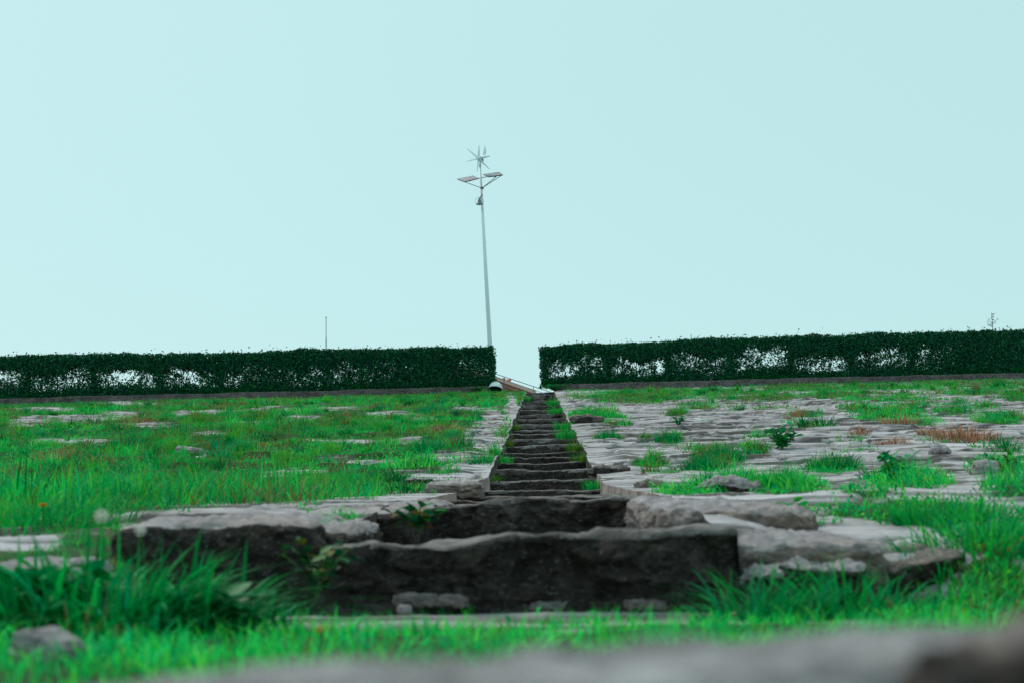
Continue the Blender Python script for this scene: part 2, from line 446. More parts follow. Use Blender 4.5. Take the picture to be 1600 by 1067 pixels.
STEPS = [(3.5, .045), (5.2, .188), (6.5, .235), (7.8, .30), (9.1, .362), (10.6, .425)]
for py in (767, 753, 736, 725, 716, 710, 698, 689, 680, 674, 665, 657, 650, 643, 636, 629, 620):
    d = 1.12 / (.133 - (865 - py) / F); STEPS.append((d, -1.12 + .133 * d))
STEPS.append((52.0, 5.84))
stairs = empty('stone_staircase', (0, 3.5, -.15), 'long flight of dark weathered stone steps climbing to the gap between the hedges', 'staircase')
def keep(o, p):
    """parent without moving: the vertices are in world space"""
    o.parent = p; o.matrix_parent_inverse = Matrix.Translation(p.location).inverted(); return o
zprev = -.15
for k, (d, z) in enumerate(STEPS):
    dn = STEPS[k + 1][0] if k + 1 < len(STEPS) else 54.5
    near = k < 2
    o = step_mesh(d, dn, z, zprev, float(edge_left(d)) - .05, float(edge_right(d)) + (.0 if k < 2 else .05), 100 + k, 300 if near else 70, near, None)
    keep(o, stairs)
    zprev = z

# ------------------------------------------------------------------ stones
def rock(name, label, cat, loc, dims, rot=0, tilt=(0, 0), k=5, amp=.06, freq=1.6, seed=1, res=40, mats=None, dark=.35, strata=1., group=None):
    g_ = np.linspace(-1, 1, res); V = []; Q = []; n = 0
    for ax in range(3):
        for sg in (-1, 1):
            a, b = np.meshgrid(g_, g_, indexing='ij'); c = np.full_like(a, sg)
            p = [None] * 3; p[ax] = c; p[(ax + 1) % 3] = a; p[(ax + 2) % 3] = b
            V.append(np.stack(p, -1).reshape(-1, 3))
            i, j = np.meshgrid(np.arange(res - 1), np.arange(res - 1), indexing='ij')
            q = np.stack([i * res + j, (i + 1) * res + j, (i + 1) * res + j + 1, i * res + j + 1], -1).reshape(-1, 4) + n
            Q.append(q if sg > 0 else q[:, ::-1]); n += res * res
    V = np.concatenate(V); Q = np.concatenate(Q)
    V = V / (np.sum(np.abs(V) ** k, 1) ** (1 / k))[:, None]
    nrm = np.sign(V) * np.abs(V) ** (k - 1); nrm /= np.linalg.norm(nrm, axis=1)[:, None]
    d = np.array(dims) / 2; sc = min(d[0], d[1])
    W = V * d
    q = W / sc * freq
    disp = amp * sc * (fbm(q[:, 0], q[:, 1], q[:, 2] * 2.5 * strata, seed, 5) * 1.4)
    disp += amp * sc * .5 * fbm(q[:, 0] * 2, q[:, 1] * 2, q[:, 2] * 7 * strata, seed + 9, 4)
    wq = q + .35 * np.stack([fbm(q[:, 0] * 1.5, q[:, 1] * 1.5, q[:, 2] * 1.5, seed + 30 + t, 2) for t in range(3)], 1)
    disp += amp * sc * 1.5 * (worley(wq[:, 0] * 1.5, wq[:, 1] * 1.5, wq[:, 2] * 2.5, seed) - .5) + amp * sc * .8 * (worley(wq[:, 0] * 4, wq[:, 1] * 4, wq[:, 2] * 6, seed + 4) - .5)
    disp += amp * sc * .35 * fbm(q[:, 0] * 9, q[:, 1] * 9, q[:, 2] * 14, seed + 6, 3)
    W = W + nrm * disp[:, None]
    # uneven outline in plan
    W[:, :2] *= (1 + .16 * fbm(np.cos(np.arctan2(V[:, 1], V[:, 0])) * 1.6, np.sin(np.arctan2(V[:, 1], V[:, 0])) * 1.6, 0, seed + 3, 3))[:, None]
    M = np.array(Matrix.Rotation(rot, 3, 'Z') @ Matrix.Rotation(tilt[0], 3, 'X') @ Matrix.Rotation(tilt[1], 3, 'Y'))
    W = W @ M.T; nr = nrm @ M.T
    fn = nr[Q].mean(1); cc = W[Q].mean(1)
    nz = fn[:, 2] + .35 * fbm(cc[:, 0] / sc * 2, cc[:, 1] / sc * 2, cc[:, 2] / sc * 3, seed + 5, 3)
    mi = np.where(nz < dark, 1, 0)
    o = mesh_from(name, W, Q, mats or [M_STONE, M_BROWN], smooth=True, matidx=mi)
    me = o.data; bm = bmesh.new(); bm.from_mesh(me); bmesh.ops.remove_doubles(bm, verts=bm.verts, dist=1e-5); bm.to_mesh(me); bm.free()
    o.location = [float(t) for t in loc]
    return tag(o, label, cat, group)

def topz(px, py, y): return at(px, py, y)

# big blurred slab under the camera
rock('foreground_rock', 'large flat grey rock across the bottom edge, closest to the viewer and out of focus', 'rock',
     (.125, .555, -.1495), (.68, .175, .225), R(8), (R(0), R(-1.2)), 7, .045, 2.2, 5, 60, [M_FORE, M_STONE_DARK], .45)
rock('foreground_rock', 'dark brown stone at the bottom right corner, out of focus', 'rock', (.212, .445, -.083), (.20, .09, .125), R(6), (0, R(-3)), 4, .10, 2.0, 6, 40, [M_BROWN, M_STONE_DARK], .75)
# the side stones of the two lowest steps
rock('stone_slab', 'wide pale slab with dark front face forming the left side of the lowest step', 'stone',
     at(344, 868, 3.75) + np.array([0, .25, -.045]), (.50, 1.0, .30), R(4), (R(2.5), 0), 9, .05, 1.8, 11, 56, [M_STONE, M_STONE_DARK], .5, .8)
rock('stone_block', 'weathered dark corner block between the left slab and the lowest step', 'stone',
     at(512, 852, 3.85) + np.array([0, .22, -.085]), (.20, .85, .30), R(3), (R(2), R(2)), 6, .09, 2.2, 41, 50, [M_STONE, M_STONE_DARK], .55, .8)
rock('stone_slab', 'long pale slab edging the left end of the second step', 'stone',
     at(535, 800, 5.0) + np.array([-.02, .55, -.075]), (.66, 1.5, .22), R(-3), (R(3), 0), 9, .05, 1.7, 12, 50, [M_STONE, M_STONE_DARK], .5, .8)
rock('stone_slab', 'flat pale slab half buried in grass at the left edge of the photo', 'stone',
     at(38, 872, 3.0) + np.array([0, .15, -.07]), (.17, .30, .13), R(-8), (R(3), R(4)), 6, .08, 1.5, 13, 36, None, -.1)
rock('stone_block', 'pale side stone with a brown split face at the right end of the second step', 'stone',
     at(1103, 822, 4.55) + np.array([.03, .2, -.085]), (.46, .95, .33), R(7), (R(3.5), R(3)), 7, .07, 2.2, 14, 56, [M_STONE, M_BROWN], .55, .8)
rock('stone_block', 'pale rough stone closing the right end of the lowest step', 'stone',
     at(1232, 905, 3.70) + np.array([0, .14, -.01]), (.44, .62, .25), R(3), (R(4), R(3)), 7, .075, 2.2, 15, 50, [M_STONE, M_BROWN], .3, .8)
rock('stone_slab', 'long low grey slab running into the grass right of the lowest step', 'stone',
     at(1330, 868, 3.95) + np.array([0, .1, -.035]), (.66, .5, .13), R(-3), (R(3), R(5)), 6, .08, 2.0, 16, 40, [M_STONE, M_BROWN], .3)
rock('stone_block', 'small pale broken stone wedged beside the lowest step, below the pale rough one', 'stone',
     at(1200, 925, 3.55), (.17, .2, .12), R(12), (R(5), R(8)), 4, .13, 2.0, 81, 34, [M_STONE, M_STONE_DARK], .25)
rock('stone_block', 'dark fronted stone between the pale rough side stone and the long low slab', 'stone',
     at(1290, 905, 3.53), (.20, .2, .08), R(-9), (R(5), R(4)), 5, .12, 2.0, 82, 34, [M_STONE, M_STONE_DARK], .45)
rock('stone_block', 'flat grey stone showing behind the tilted slab at right', 'stone',
     at(1370, 868, 4.6), (.34, .3, .08), R(5), (R(4), R(2)), 5, .12, 2.0, 83, 34, [M_STONE, M_BROWN], .3)
rock('tilted_slab', 'tilted flat slab with brown top and dark end lying in the right grass', 'rock',
     at(1412, 895, 3.72) + np.array([0, .0, .008]), (.24, .24, .085), R(14), (R(8), R(-10)), 5, .09, 1.7, 17, 34, [M_BROWN, M_STONE_DARK], .25)
rock('boulder', 'rough lichen spotted boulder in front of a bright grass tuft right of the stairs', 'rock',
     at(1143, 778, 6.3) + np.array([0, 0, .015]), (.25, .28, .13), R(20), (0, R(6)), 3, .16, 1.9, 18, 36, [M_STONE, M_STONE_DARK], .15)
rock('boulder', 'dark rounded rock on the outer edge of the right side stone', 'rock',
     at(1203, 806, 5.2) + np.array([0, 0, -.01]), (.12, .16, .075), R(-10), (0, 0), 3, .12, 1.8, 19, 26, [M_STONE_DARK, M_STONE_DARK], .2)
rock('boulder', 'small pale rounded stone lying on the paving near the right edge', 'rock',
     ground_at(1540, 745) + np.array([0, 0, .03]), (.17, .17, .13), 0, (0, 0), 3, .1, 1.6, 20, 24, None, -.4)
rock('boulder', 'pale grey rock in the dark grass of the lower left corner', 'rock',
     at(78, 1000, 2.05) + np.array([0, 0, -.016]), (.082, .08, .055), R(-20), (0, R(16)), 4, .1, 1.6, 23, 30, None, -.5)
for q_, (px, py, dd, lb) in enumerate([(655, 940, (.12, .05, .04), 'pale broken stone at the foot of the lowest riser, left of centre'), (705, 942, (.08, .05, .04), 'small pale broken stone at the foot of the lowest riser, right beside the larger one'),
                                  (868, 950, (.13, .05, .03), 'low pale stone at the foot of the lowest riser, right of centre'), (1010, 948, (.11, .05, .035), 'rough grey stone at the foot of the lowest riser, near its right end')]):
    rock('broken_stone', lb, 'stone', at(px, py, 3.47), dd, .1 * q_ - .1, (0, .06), 3, .16, 1.6, 70 + q_, 30, [M_BROWN if q_ % 2 else M_TREAD, M_STONE_DARK], -.2)
rock('pebble', 'small pale pebble at the foot of the lowest riser', 'rock', at(632, 952, 3.4), (.034, .03, .022), .4, (0, 0), 3, .12, 1.5, 24, 14, None, -.9)
rock('field_stone', 'single flat grey stone showing in the grass of the left slope', 'rock', ground_at(296, 712) + np.array([0, 0, .04]), (.32, .35, .11), .3, (0, R(5)), 4, .1, 1.8, 25, 26, None, -.2)
rock('field_stone', 'low brown stone on the bare paving just above the boulder', 'rock', ground_at(1017, 762) + np.array([0, 0, .005]), (.17, .2, .08), .3, (0, R(5)), 3, .12, 1.8, 26, 24, [M_BROWN, M_BROWN], -.2)
rock('field_stone', 'low dark stone on the paving below the flat grass tuft', 'rock', ground_at(952, 738) + np.array([0, 0, .015]), (.36, .4, .09), .1, (0, R(3)), 4, .12, 1.8, 27, 24, [M_TREAD, M_STONE_DARK], .1)
rock('field_stone', 'brownish lump of stone under the uppermost grass clump right of the stairs', 'rock', ground_at(918, 660) + np.array([0, 0, .03]), (.55, .5, .16), .1, (0, R(3)), 4, .12, 1.8, 28, 24, [M_BROWN, M_STONE_DARK], .1)
rock('field_stone', 'triangular grey stone standing on the paving below the brown dried plants', 'rock', ground_at(1470, 712) + np.array([0, 0, .02]), (.22, .2, .15), .5, (0, R(8)), 2.2, .12, 1.5, 29, 24, None, -.1)
rock('stone_block', 'low pale edge stone at the lower left end of the narrow stairs', 'stone', ground_at(712, 768) + np.array([.0, -.1, .0]), (.34, .8, .11), .05, (R(3), 0), 6, .09, 1.8, 31, 30, [M_STONE, M_BROWN], .3)
rock('field_stone', 'dark edged stone left of the top of the wide steps', 'rock', ground_at(655, 763) + np.array([0, 0, .03]), (.22, .35, .14), .05, (0, 0), 6, .1, 1.8, 30, 26, [M_STONE, M_STONE_DARK], .4)

# ------------------------------------------------------------------ grass blades
def blades(base, length, width, lean_dir, lean, cols, seg=3, curl=None):
    """arrays -> verts, quads, tris, colours.  lean = tip offset / length"""
    n = len(length)
    ts = np.linspace(0, 1, seg + 1)
    side = np.stack([-np.sin(lean_dir), np.cos(lean_dir), np.zeros(n)], 1)
    tw = rng.uniform(-.9, .9, n)
    side = side * np.cos(tw)[:, None] + np.stack([np.cos(lean_dir), np.sin(lean_dir), np.zeros(n)], 1) * np.sin(tw)[:, None]
    fwd = np.stack([np.cos(lean_dir), np.sin(lean_dir), np.zeros(n)], 1)
    rows = []; cc = []
    for k, t in enumerate(ts):
        p = base + fwd * (length * lean * t ** 1.9)[:, None]
        p[:, 2] += length * (t - .42 * np.clip(lean, 0, 1.5) * t ** 2.2)
        w = width * (1 - t) ** .65 * .5 if k < seg else None
        if k == 0: w = width * .4
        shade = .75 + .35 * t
        if k < seg:
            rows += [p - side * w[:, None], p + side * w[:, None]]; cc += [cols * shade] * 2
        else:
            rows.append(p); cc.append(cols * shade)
    V = np.stack(rows, 1); C = np.stack(cc, 1); m = V.shape[1]
    o = (np.arange(n) * m)[:, None]
    Q = np.concatenate([o + np.array([[2 * k, 2 * k + 1, 2 * k + 3, 2 * k + 2]]) for k in range(seg - 1)]) if seg > 1 else np.zeros((0, 4), int)
    T = o + np.array([[2 * seg - 2, 2 * seg - 1, 2 * seg]])
    return V.reshape(-1, 3), Q, T, C.reshape(-1, 3)

PAL = np.array([(.002, .36, .066), (.003, .42, .070), (.006, .47, .070), (.001, .24, .062), (.001, .32, .12), (.045, .48, .040), (.001, .18, .045), (.09, .46, .045)])
DRY = np.array([(.22, .19, .05), (.13, .20, .03), (.22, .15, .07), (.09, .24, .03), (.16, .24, .04)])
def grass_cols(x, y, n, px):
    c = PAL[rng.integers(0, len(PAL), n)] * rng.uniform(.7, 1.25, (n, 1))
    pn = fbm(x * .7, y * .5, 0, 91, 3); c = c * (1 + .55 * pn)[:, None]
    yl = sstep(.04, .40, fbm(x * .55, y * .35, 3, 92, 3) + .10 * sstep(14, 25, y))
    dry = rng.random(n) < (.04 + .50 * yl)
    c[dry] = DRY[rng.integers(0, len(DRY), dry.sum())] * rng.uniform(.55, 1.1, (dry.sum(), 1))
    return c * 1.5

GV, GQ, GT, GC = [], [], [], []
gn = 0
def add_blades(*a, **k):
    global gn
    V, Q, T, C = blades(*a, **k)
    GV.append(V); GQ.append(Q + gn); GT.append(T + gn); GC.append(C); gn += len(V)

def field(y0, y1, per_m2, wid, hmin, hmax, seg, clump):
    half = lambda y: .42 * y + .9
    area = (half(y0) + half(y1)) * (y1 - y0)
    # clump centres, each scattering its blades
    nb = int(area * per_m2); nc = max(1, nb // clump)
    y = np.sqrt(rng.uniform(y0 ** 2, y1 ** 2, nc)) if y0 > 4 else rng.uniform(y0, y1, nc)
    x = rng.uniform(-1, 1, nc) * half(y)
    cs = rng.lognormal(0, .45, nc); cr = rng.uniform(.03, .10, nc) * (1 + .03 * y) * np.sqrt(cs)
    idx = np.repeat(np.arange(nc), rng.integers(clump // 2, clump * 3 // 2 + 1, nc))
    n = len(idx)
    a = rng.uniform(0, 2 * np.pi, n); rr = np.sqrt(rng.random(n)) * cr[idx]
    bx = x[idx] + np.cos(a) * rr; by = y[idx] + np.sin(a) * rr
    m, px, py = grass_mask(bx, by)
    ok = (rng.random(n) < m) & (m > .12) & (px > -120) & (px < 1720) & (by > .7)
    bx, by, a, rr, idx, m, px = [t[ok] for t in (bx, by, a, rr, idx, m, px)]
    n = len(bx)
    base = np.stack([bx, by, ground_z(bx, by) - .012], 1)
    tall = np.clip(fbm(bx * .9, by * .6, 0, 95, 3) * 1.2 + .5, .08, 1.1)
    L = (hmin + (hmax - hmin) * tall * rng.random(n) ** .7) * (.55 + .45 * m) * np.clip(cs[idx], .6, 1.7)
    L = L * (1 + .55 * sstep(-.8, -1.6, bx) * sstep(3.2, 4.5, by) * sstep(16, 9, by))
    L = L * (1 - .4 * sstep(.5, .9, bx) * sstep(6, 4.5, by)) * (1 - .62 * sstep(44, 50, by))
    if y0 < 3: L = np.where((by < 3.0) & (np.abs(bx) < .7) & (by > .7), np.minimum(L, .075), L)
    lean = np.clip(rng.normal(.35, .3, n) + .5 * rr / cr[idx], 0, 1.5)
    cc = grass_cols(x, y, nc, None)[idx] * rng.uniform(.65, 1.3, (n, 1))
    mixin = rng.random(n) < .22; cc[mixin] = grass_cols(bx[mixin], by[mixin], int(mixin.sum()), None)
    add_blades(base, L, wid * rng.uniform(.6, 1.3, n) * (.6 + .4 * L / hmax), a + rng.normal(0, .7, n), lean, cc, seg=seg)

field(.85, 2.0, 7500, .0046, .03, .085, 3, 14)
field(2.0, 3.4, 5200, .0048, .03, .11, 3, 14)
field(3.2, 5.5, 3400, .006, .03, .14, 3, 16)
field(5.5, 9.0, 1700, .0065, .04, .14, 3, 18)
field(9.0, 14, 1050, .0078, .05, .17, 3, 20)
field(14, 22, 600, .010, .05, .20, 2, 20)
field(22, 34, 360, .0135, .06, .24, 2, 20)
field(34, 52.6, 190, .018, .05, .22, 2, 18)

# tussocks: taller rosettes standing out of the lawn
def tussocks(y0, y1, n, hmin, hmax, wid):
    half = lambda y: .42 * y + .9
    y = np.sqrt(rng.uniform(y0 ** 2, y1 ** 2, n)); x = rng.uniform(-1, 1, n) * half(y)
    m, px, py = grass_mask(x, y)
    ok = (rng.random(n) < m) & (m > .4) & (px > -60) & (px < 1660); x, y = x[ok], y[ok]
    nc = len(x); k = rng.integers(25, 90, nc); idx = np.repeat(np.arange(nc), k); n = len(idx)
    r0 = rng.uniform(.05, .16, nc); H = rng.uniform(hmin, hmax, nc) * rng.uniform(.7, 1.25, nc)
    a = rng.uniform(0, 2 * np.pi, n); rr = rng.random(n) ** .6 * r0[idx]
    bx = x[idx] + np.cos(a) * rr; by = y[idx] + np.sin(a) * rr
    base = np.stack([bx, by, ground_z(bx, by) - .01], 1)
    tone = PAL[rng.integers(0, len(PAL), nc)] * rng.uniform(.6, 1.2, (nc, 1))
    dr = rng.random(nc) < .10; tone[dr] = DRY[rng.integers(0, 4, dr.sum())]
    c = tone[idx] * rng.uniform(.7, 1.2, (n, 1))
    add_blades(base, H[idx] * rng.uniform(.4, 1.05, n), wid * rng.uniform(.6, 1.3, n), a + rng.normal(0, .5, n), np.clip(rng.normal(.5, .3, n) + .4 * rr / r0[idx], 0, 1.5), c, seg=3)
tussocks(4, 9, 90, .12, .2, .0075); tussocks(9, 16, 420, .14, .26, .009); tussocks(16, 30, 800, .16, .32, .012); tussocks(30, 46, 600, .18, .34, .018)

# dry seed stalks standing over the turf
def stalks(y0, y1, n, h, wid):
    half = lambda y: .42 * y + .9
    y = np.sqrt(rng.uniform(y0 ** 2, y1 ** 2, n)); x = rng.uniform(-1, 1, n) * half(y)
    m, px, py = grass_mask(x, y); pn = fbm(x * .5, y * .3, 7, 99, 3)
    ok = (m > .25) & (rng.random(n) < sstep(-.1, .35, pn)); x, y = x[ok], y[ok]; n = len(x)
    c = np.array([(.26, .21, .07), (.26, .17, .08), (.14, .22, .04), (.34, .27, .12)])[rng.integers(0, 4, n)] * rng.uniform(.6, 1.1, (n, 1))
    add_blades(np.stack([x, y, ground_z(x, y)], 1), h * rng.uniform(.5, 1.1, n), wid * rng.uniform(.7, 1.3, n), rng.uniform(0, 6.28, n), np.clip(rng.normal(.3, .25, n), 0, 1.2), c, seg=3)
stalks(6, 14, 2600, .13, .0035); stalks(14, 28, 9000, .19, .006); stalks(28, 51, 9000, .22, .011)

# low weeds: small flat leaves that fill the turf
def weeds(y0, y1, per_m2, size, hmax):
    half = lambda y: .42 * y + .9
    n = int((half(y0) + half(y1)) * (y1 - y0) * per_m2)
    y = np.sqrt(rng.uniform(y0 ** 2, y1 ** 2, n)); x = rng.uniform(-1, 1, n) * half(y)
    m, px, py = grass_mask(x, y)
    pn = fbm(x * 1.1, y * .8, 5, 97, 3)
    ok = (rng.random(n) < np.clip(m * 1.2, 0, 1) * sstep(-.3, .25, pn)) & (m > .08) & (px > -80) & (px < 1680)
    x, y, px = x[ok], y[ok], px[ok]; n = len(x)
    base = np.stack([x, y, ground_z(x, y) + rng.uniform(0, hmax, n) * rng.random(n)], 1)
    c = grass_cols(x, y, n, px) * .85
    add_blades(base, size * rng.uniform(.6, 1.4, n), size * .55 * rng.uniform(.7, 1.2, n), rng.uniform(0, 6.28, n), rng.uniform(.6, 1.5, n), c, seg=2)
weeds(2.9, 6, 1800, .022, .03); weeds(6, 13, 900, .028, .04); weeds(13, 25, 420, .04, .06); weeds(25, 52, 190, .06, .08)
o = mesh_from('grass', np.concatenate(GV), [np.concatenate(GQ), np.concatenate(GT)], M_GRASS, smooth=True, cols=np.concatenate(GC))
tag(o, 'green grass and weeds covering the slope and the ground before the steps', 'grass', kind='stuff')

# ------------------------------------------------------------------ single plants
def tuft(name, label, cat, loc, h, r, n, width, cols, lean=(.5, .35), seg=4, flat=1., group=None, dens=.6):
    a = rng.uniform(0, 2 * np.pi, n); rr = rng.random(n) ** dens * r
    base = np.stack([np.cos(a) * rr, np.sin(a) * rr * flat, np.zeros(n)], 1)
    base[:, 2] = ground_z(base[:, 0] + loc[0], base[:, 1] + loc[1]) - loc[2] - .01
    base[:, 2] = np.clip(base[:, 2], -.15, .12)
    L = h * rng.uniform(.4, 1.05, n) * (1 - .35 * (rr / r) ** 2)
    c = cols[rng.integers(0, len(cols), n)] * rng.uniform(.65, 1.2, (n, 1))
    V, Q, T, C = blades(base, L, width * rng.uniform(.6, 1.3, n), a + rng.normal(0, .6, n), np.clip(rng.normal(lean[0], lean[1], n) + .35 * rr / r, 0, 1.6), c, seg=seg)
    o = mesh_from(name, V, [Q, T], M_GRASS, smooth=True, cols=C); o.location = [float(t) for t in loc]
    return tag(o, label, cat, group)
GP = PAL[[0, 1, 2, 5]]; GD = PAL[[0, 3, 4, 6]]; GY = np.array([(.03, .22, .02), (.10, .24, .02), (.01, .2, .03), (.16, .2, .02)])
BR = np.array([(.52, .26, .15), (.38, .18, .10), (.60, .37, .22), (.22, .10, .06)])
TG = 'grass tufts on the stone slope'
for (px, py, h, rpx, n, wd, pal, lab) in [
    (925, 655, .30, 34, 420, .014, GP, 'broad bright grass clump right of the upper steps, nearest the hedge gap'),
    (962, 656, .24, 18, 200, .014, GP, 'smaller grass clump touching the right side of the topmost clump'),
    (951, 687, .17, 24, 260, .010, GD, 'low flat grass tuft alone on bare paving right of the stairs'),
    (1045, 690, .30, 22, 260, .010, GD, 'upright dark grass tuft in the middle of the right paving'),
    (1092, 735, .27, 26, 330, .009, GD, 'large spiky grass tuft right of centre, left half of a pair'),
    (1135, 720, .29, 30, 380, .009, GD, 'large spiky grass tuft right of centre, right half of a pair'),
    (1018, 726, .13, 30, 260, .009, GP, 'low grass tuft creeping over paving left of the spiky pair'),
    (1305, 733, .25, 38, 360, .009, GD, 'loose upright grass tuft on paving below the dark leafy weed'),
    (1222, 768, .17, 48, 460, .008, GP, 'bright dense grass tuft behind the lichen spotted boulder'),
    (750, 722, .15, 20, 220, .008, GD, 'star shaped grass tuft alone on the pale edge stones left of the stairs'),
    (700, 741, .13, 22, 160, .008, GP, 'small grass tuft left of the star shaped one on the left edge stones'),
    (660, 712, .28, 26, 260, .010, GD, 'dark upright grass tuft at the inner edge of the left lawn'),
    (675, 645, .36, 24, 280, .015, GD, 'round dark grass tuft high on the left lawn near the hedge'),
    (205, 700, .42, 26, 220, .011, GD, 'tall bluish grass tuft rising from the upper left lawn')]:
    p = ground_at(px, py)
    tuft('grass_tuft', lab, 'grass tuft', p, h, rpx / F * p[1], n, wd, pal, group=TG, flat=1.6)
# tufts inside the stairs
SG = 'grass tufts growing on the steps'
for (sx, k, h, r, n, pal, lab) in [
    (.33, 20, .26, .16, 180, GP, 'grass on the right end of the highest steps'),
    (.34, 18, .26, .18, 220, GP, 'thick grass tuft at the right wall of the upper steps'),
    (-.40, 21, .26, .10, 100, GP, 'narrow grass tuft at the left wall near the top of the stairs'),
    (.36, 15, .22, .14, 170, GP, 'short round grass tuft at the right wall halfway up the stairs'),
    (.36, 13, .24, .14, 220, GP, 'bright bushy grass tuft on the right half of the middle steps'),
    (.42, 11, .22, .11, 170, GY, 'yellowish grass tuft against the right wall below the bushy one'),
    (.44, 9, .16, .12, 160, GY, 'pale yellow green tuft on the right end of the lower narrow steps'),
    (-.44, 15, .20, .09, 110, GY, 'thin grass tuft against the left wall halfway up the stairs'),
    (-.45, 12, .2, .06, 70, GY, 'sparse weed tuft on the left wall of the middle steps'),
    (-.44, 9, .15, .12, 140, GP, 'grass tuft on the left end of the lower narrow steps'),
    (.47, 6, .13, .12, 140, GP, 'fresh green tuft at the right end of the first narrow step'),
    (-.47, 7, .11, .10, 100, GY, 'weedy tuft at the left end of the first narrow steps')]:
    d, z = STEPS[k]
    a = rng.uniform(0, 2 * np.pi, n); rr = rng.random(n) ** .6 * r
    base = np.stack([np.cos(a) * rr, np.sin(a) * rr * 1.8, np.full(n, 0.)], 1)
    L = h * rng.uniform(.4, 1.05, n); c = pal[rng.integers(0, len(pal), n)] * rng.uniform(.65, 1.2, (n, 1))
    V, Q, T, C = blades(base, L, .0045 + .00025 * d + 0 * L, a, np.clip(rng.normal(.6, .35, n), 0, 1.5), c, seg=3)
    o = mesh_from('grass_tuft', V, [Q, T], M_GRASS, smooth=True, cols=C); o.location = (sx, d + .12, z - .01)
    tag(o, lab, 'grass tuft', SG)
# foreground tufts
p = at(165, 985, 2.75); p[2] = -.135
tuft('grass_tuft', 'big dark grass tuft spilling over the left slab at lower left', 'grass tuft', p, .255, .30, 620, .015, PAL[[3, 4, 6, 0, 3, 1]], (.75, .5), 5)
p = at(385, 985, 2.85); p[2] = -.14
tuft('grass_tuft', 'long bladed tuft leaning against the dark face of the left slab', 'grass tuft', p, .15, .12, 80, .0085, PAL[[3, 4, 6, 0]], (.9, .5), 5)
p = at(90, 930, 2.9); p[2] = -.10
tuft('grass_tuft', 'leafy grass tuft between the two pale stones at the left edge', 'grass tuft', p, .15, .2, 330, .008, PAL[[3, 0, 1, 6]], (.7, .4), 5)
p = at(1190, 955, 3.05); p[2] = -.13
tuft('grass_tuft', 'spiky tuft of long blades before the right end of the lowest step', 'grass tuft', p, .20, .15, 190, .0085, PAL[[0, 3, 4, 6]], (.8, .4), 5)
p = at(1320, 925, 3.2); p[2] = -.10
tuft('grass_tuft', 'tall upright blades in front of the low grey slab at right', 'grass tuft', p, .20, .16, 170, .0085, PAL[[0, 1, 3, 4]], (.35, .25), 5)
for px, py, yy, h, n, lab in ((1440, 935, 3.35, .13, 420, 'dense low grass tuft in front of the tilted slab at right'), (1560, 905, 3.7, .15, 520, 'bright thick grass tuft at the right edge beyond the tilted slab'),
                          (1500, 850, 4.6, .14, 460, 'broad grass tuft at the right edge above the tilted slab'), (60, 800, 4.4, .15, 420, 'bright grass tuft behind the pale slab at the left edge')):
    p = at(px, py, yy); p[2] = float(ground_z(np.array([p[0]]), np.array([p[1]]))[0])
    tuft('grass_tuft', lab, 'grass tuft', p, h, .26, n, .007, PAL[[0, 1, 2, 5, 4]], (.6, .4), 4, 1.2)
# dried plants
DG = 'dried brown plants'
for (px, py, h, rpx, n, lab) in [
    (1505, 688, .24, 50, 520, 'widest heap of dried brown plants on the paving at far right'),
    (1455, 683, .16, 22, 180, 'small brown plant joined to the left end of the widest dried heap'),
    (1395, 694, .13, 26, 220, 'flat dried plant lying left of the widest brown heap'),
    (1405, 668, .20, 28, 220, 'brown withered plant beneath the green weeds on the right slope'),
    (217, 662, .26, 28, 260, 'withered brown bush on the upper left slope near the hedge'),
    (90, 722, .24, 38, 320, 'large dried brown plant among grass near the left edge'),
    (150, 728, .17, 28, 220, 'lower brown plant right of the large dried one at left'),
    (695, 676, .22, 26, 220, 'reddish dried plant beside the left edge stones of the stairs'),
    (545, 655, .22, 26, 180, 'thin brown weeds in the middle of the left slope'),
    (1245, 652, .22, 16, 130, 'small dark brown weed above the dark leafy weed on the right slope'),
    (1345, 680, .16, 16, 110, 'small tan dried plant left of the brown withered one on the right slope'),
    (395, 700, .16, 22, 130, 'thin tan weeds above the field stone on the left slope')]:
    p = ground_at(px, py)
    tuft('dried_plant', lab, 'dried plant', p, h * 1.4, rpx / F * p[1], n, .011, BR, (.9, .45), 3, 1.3, DG)

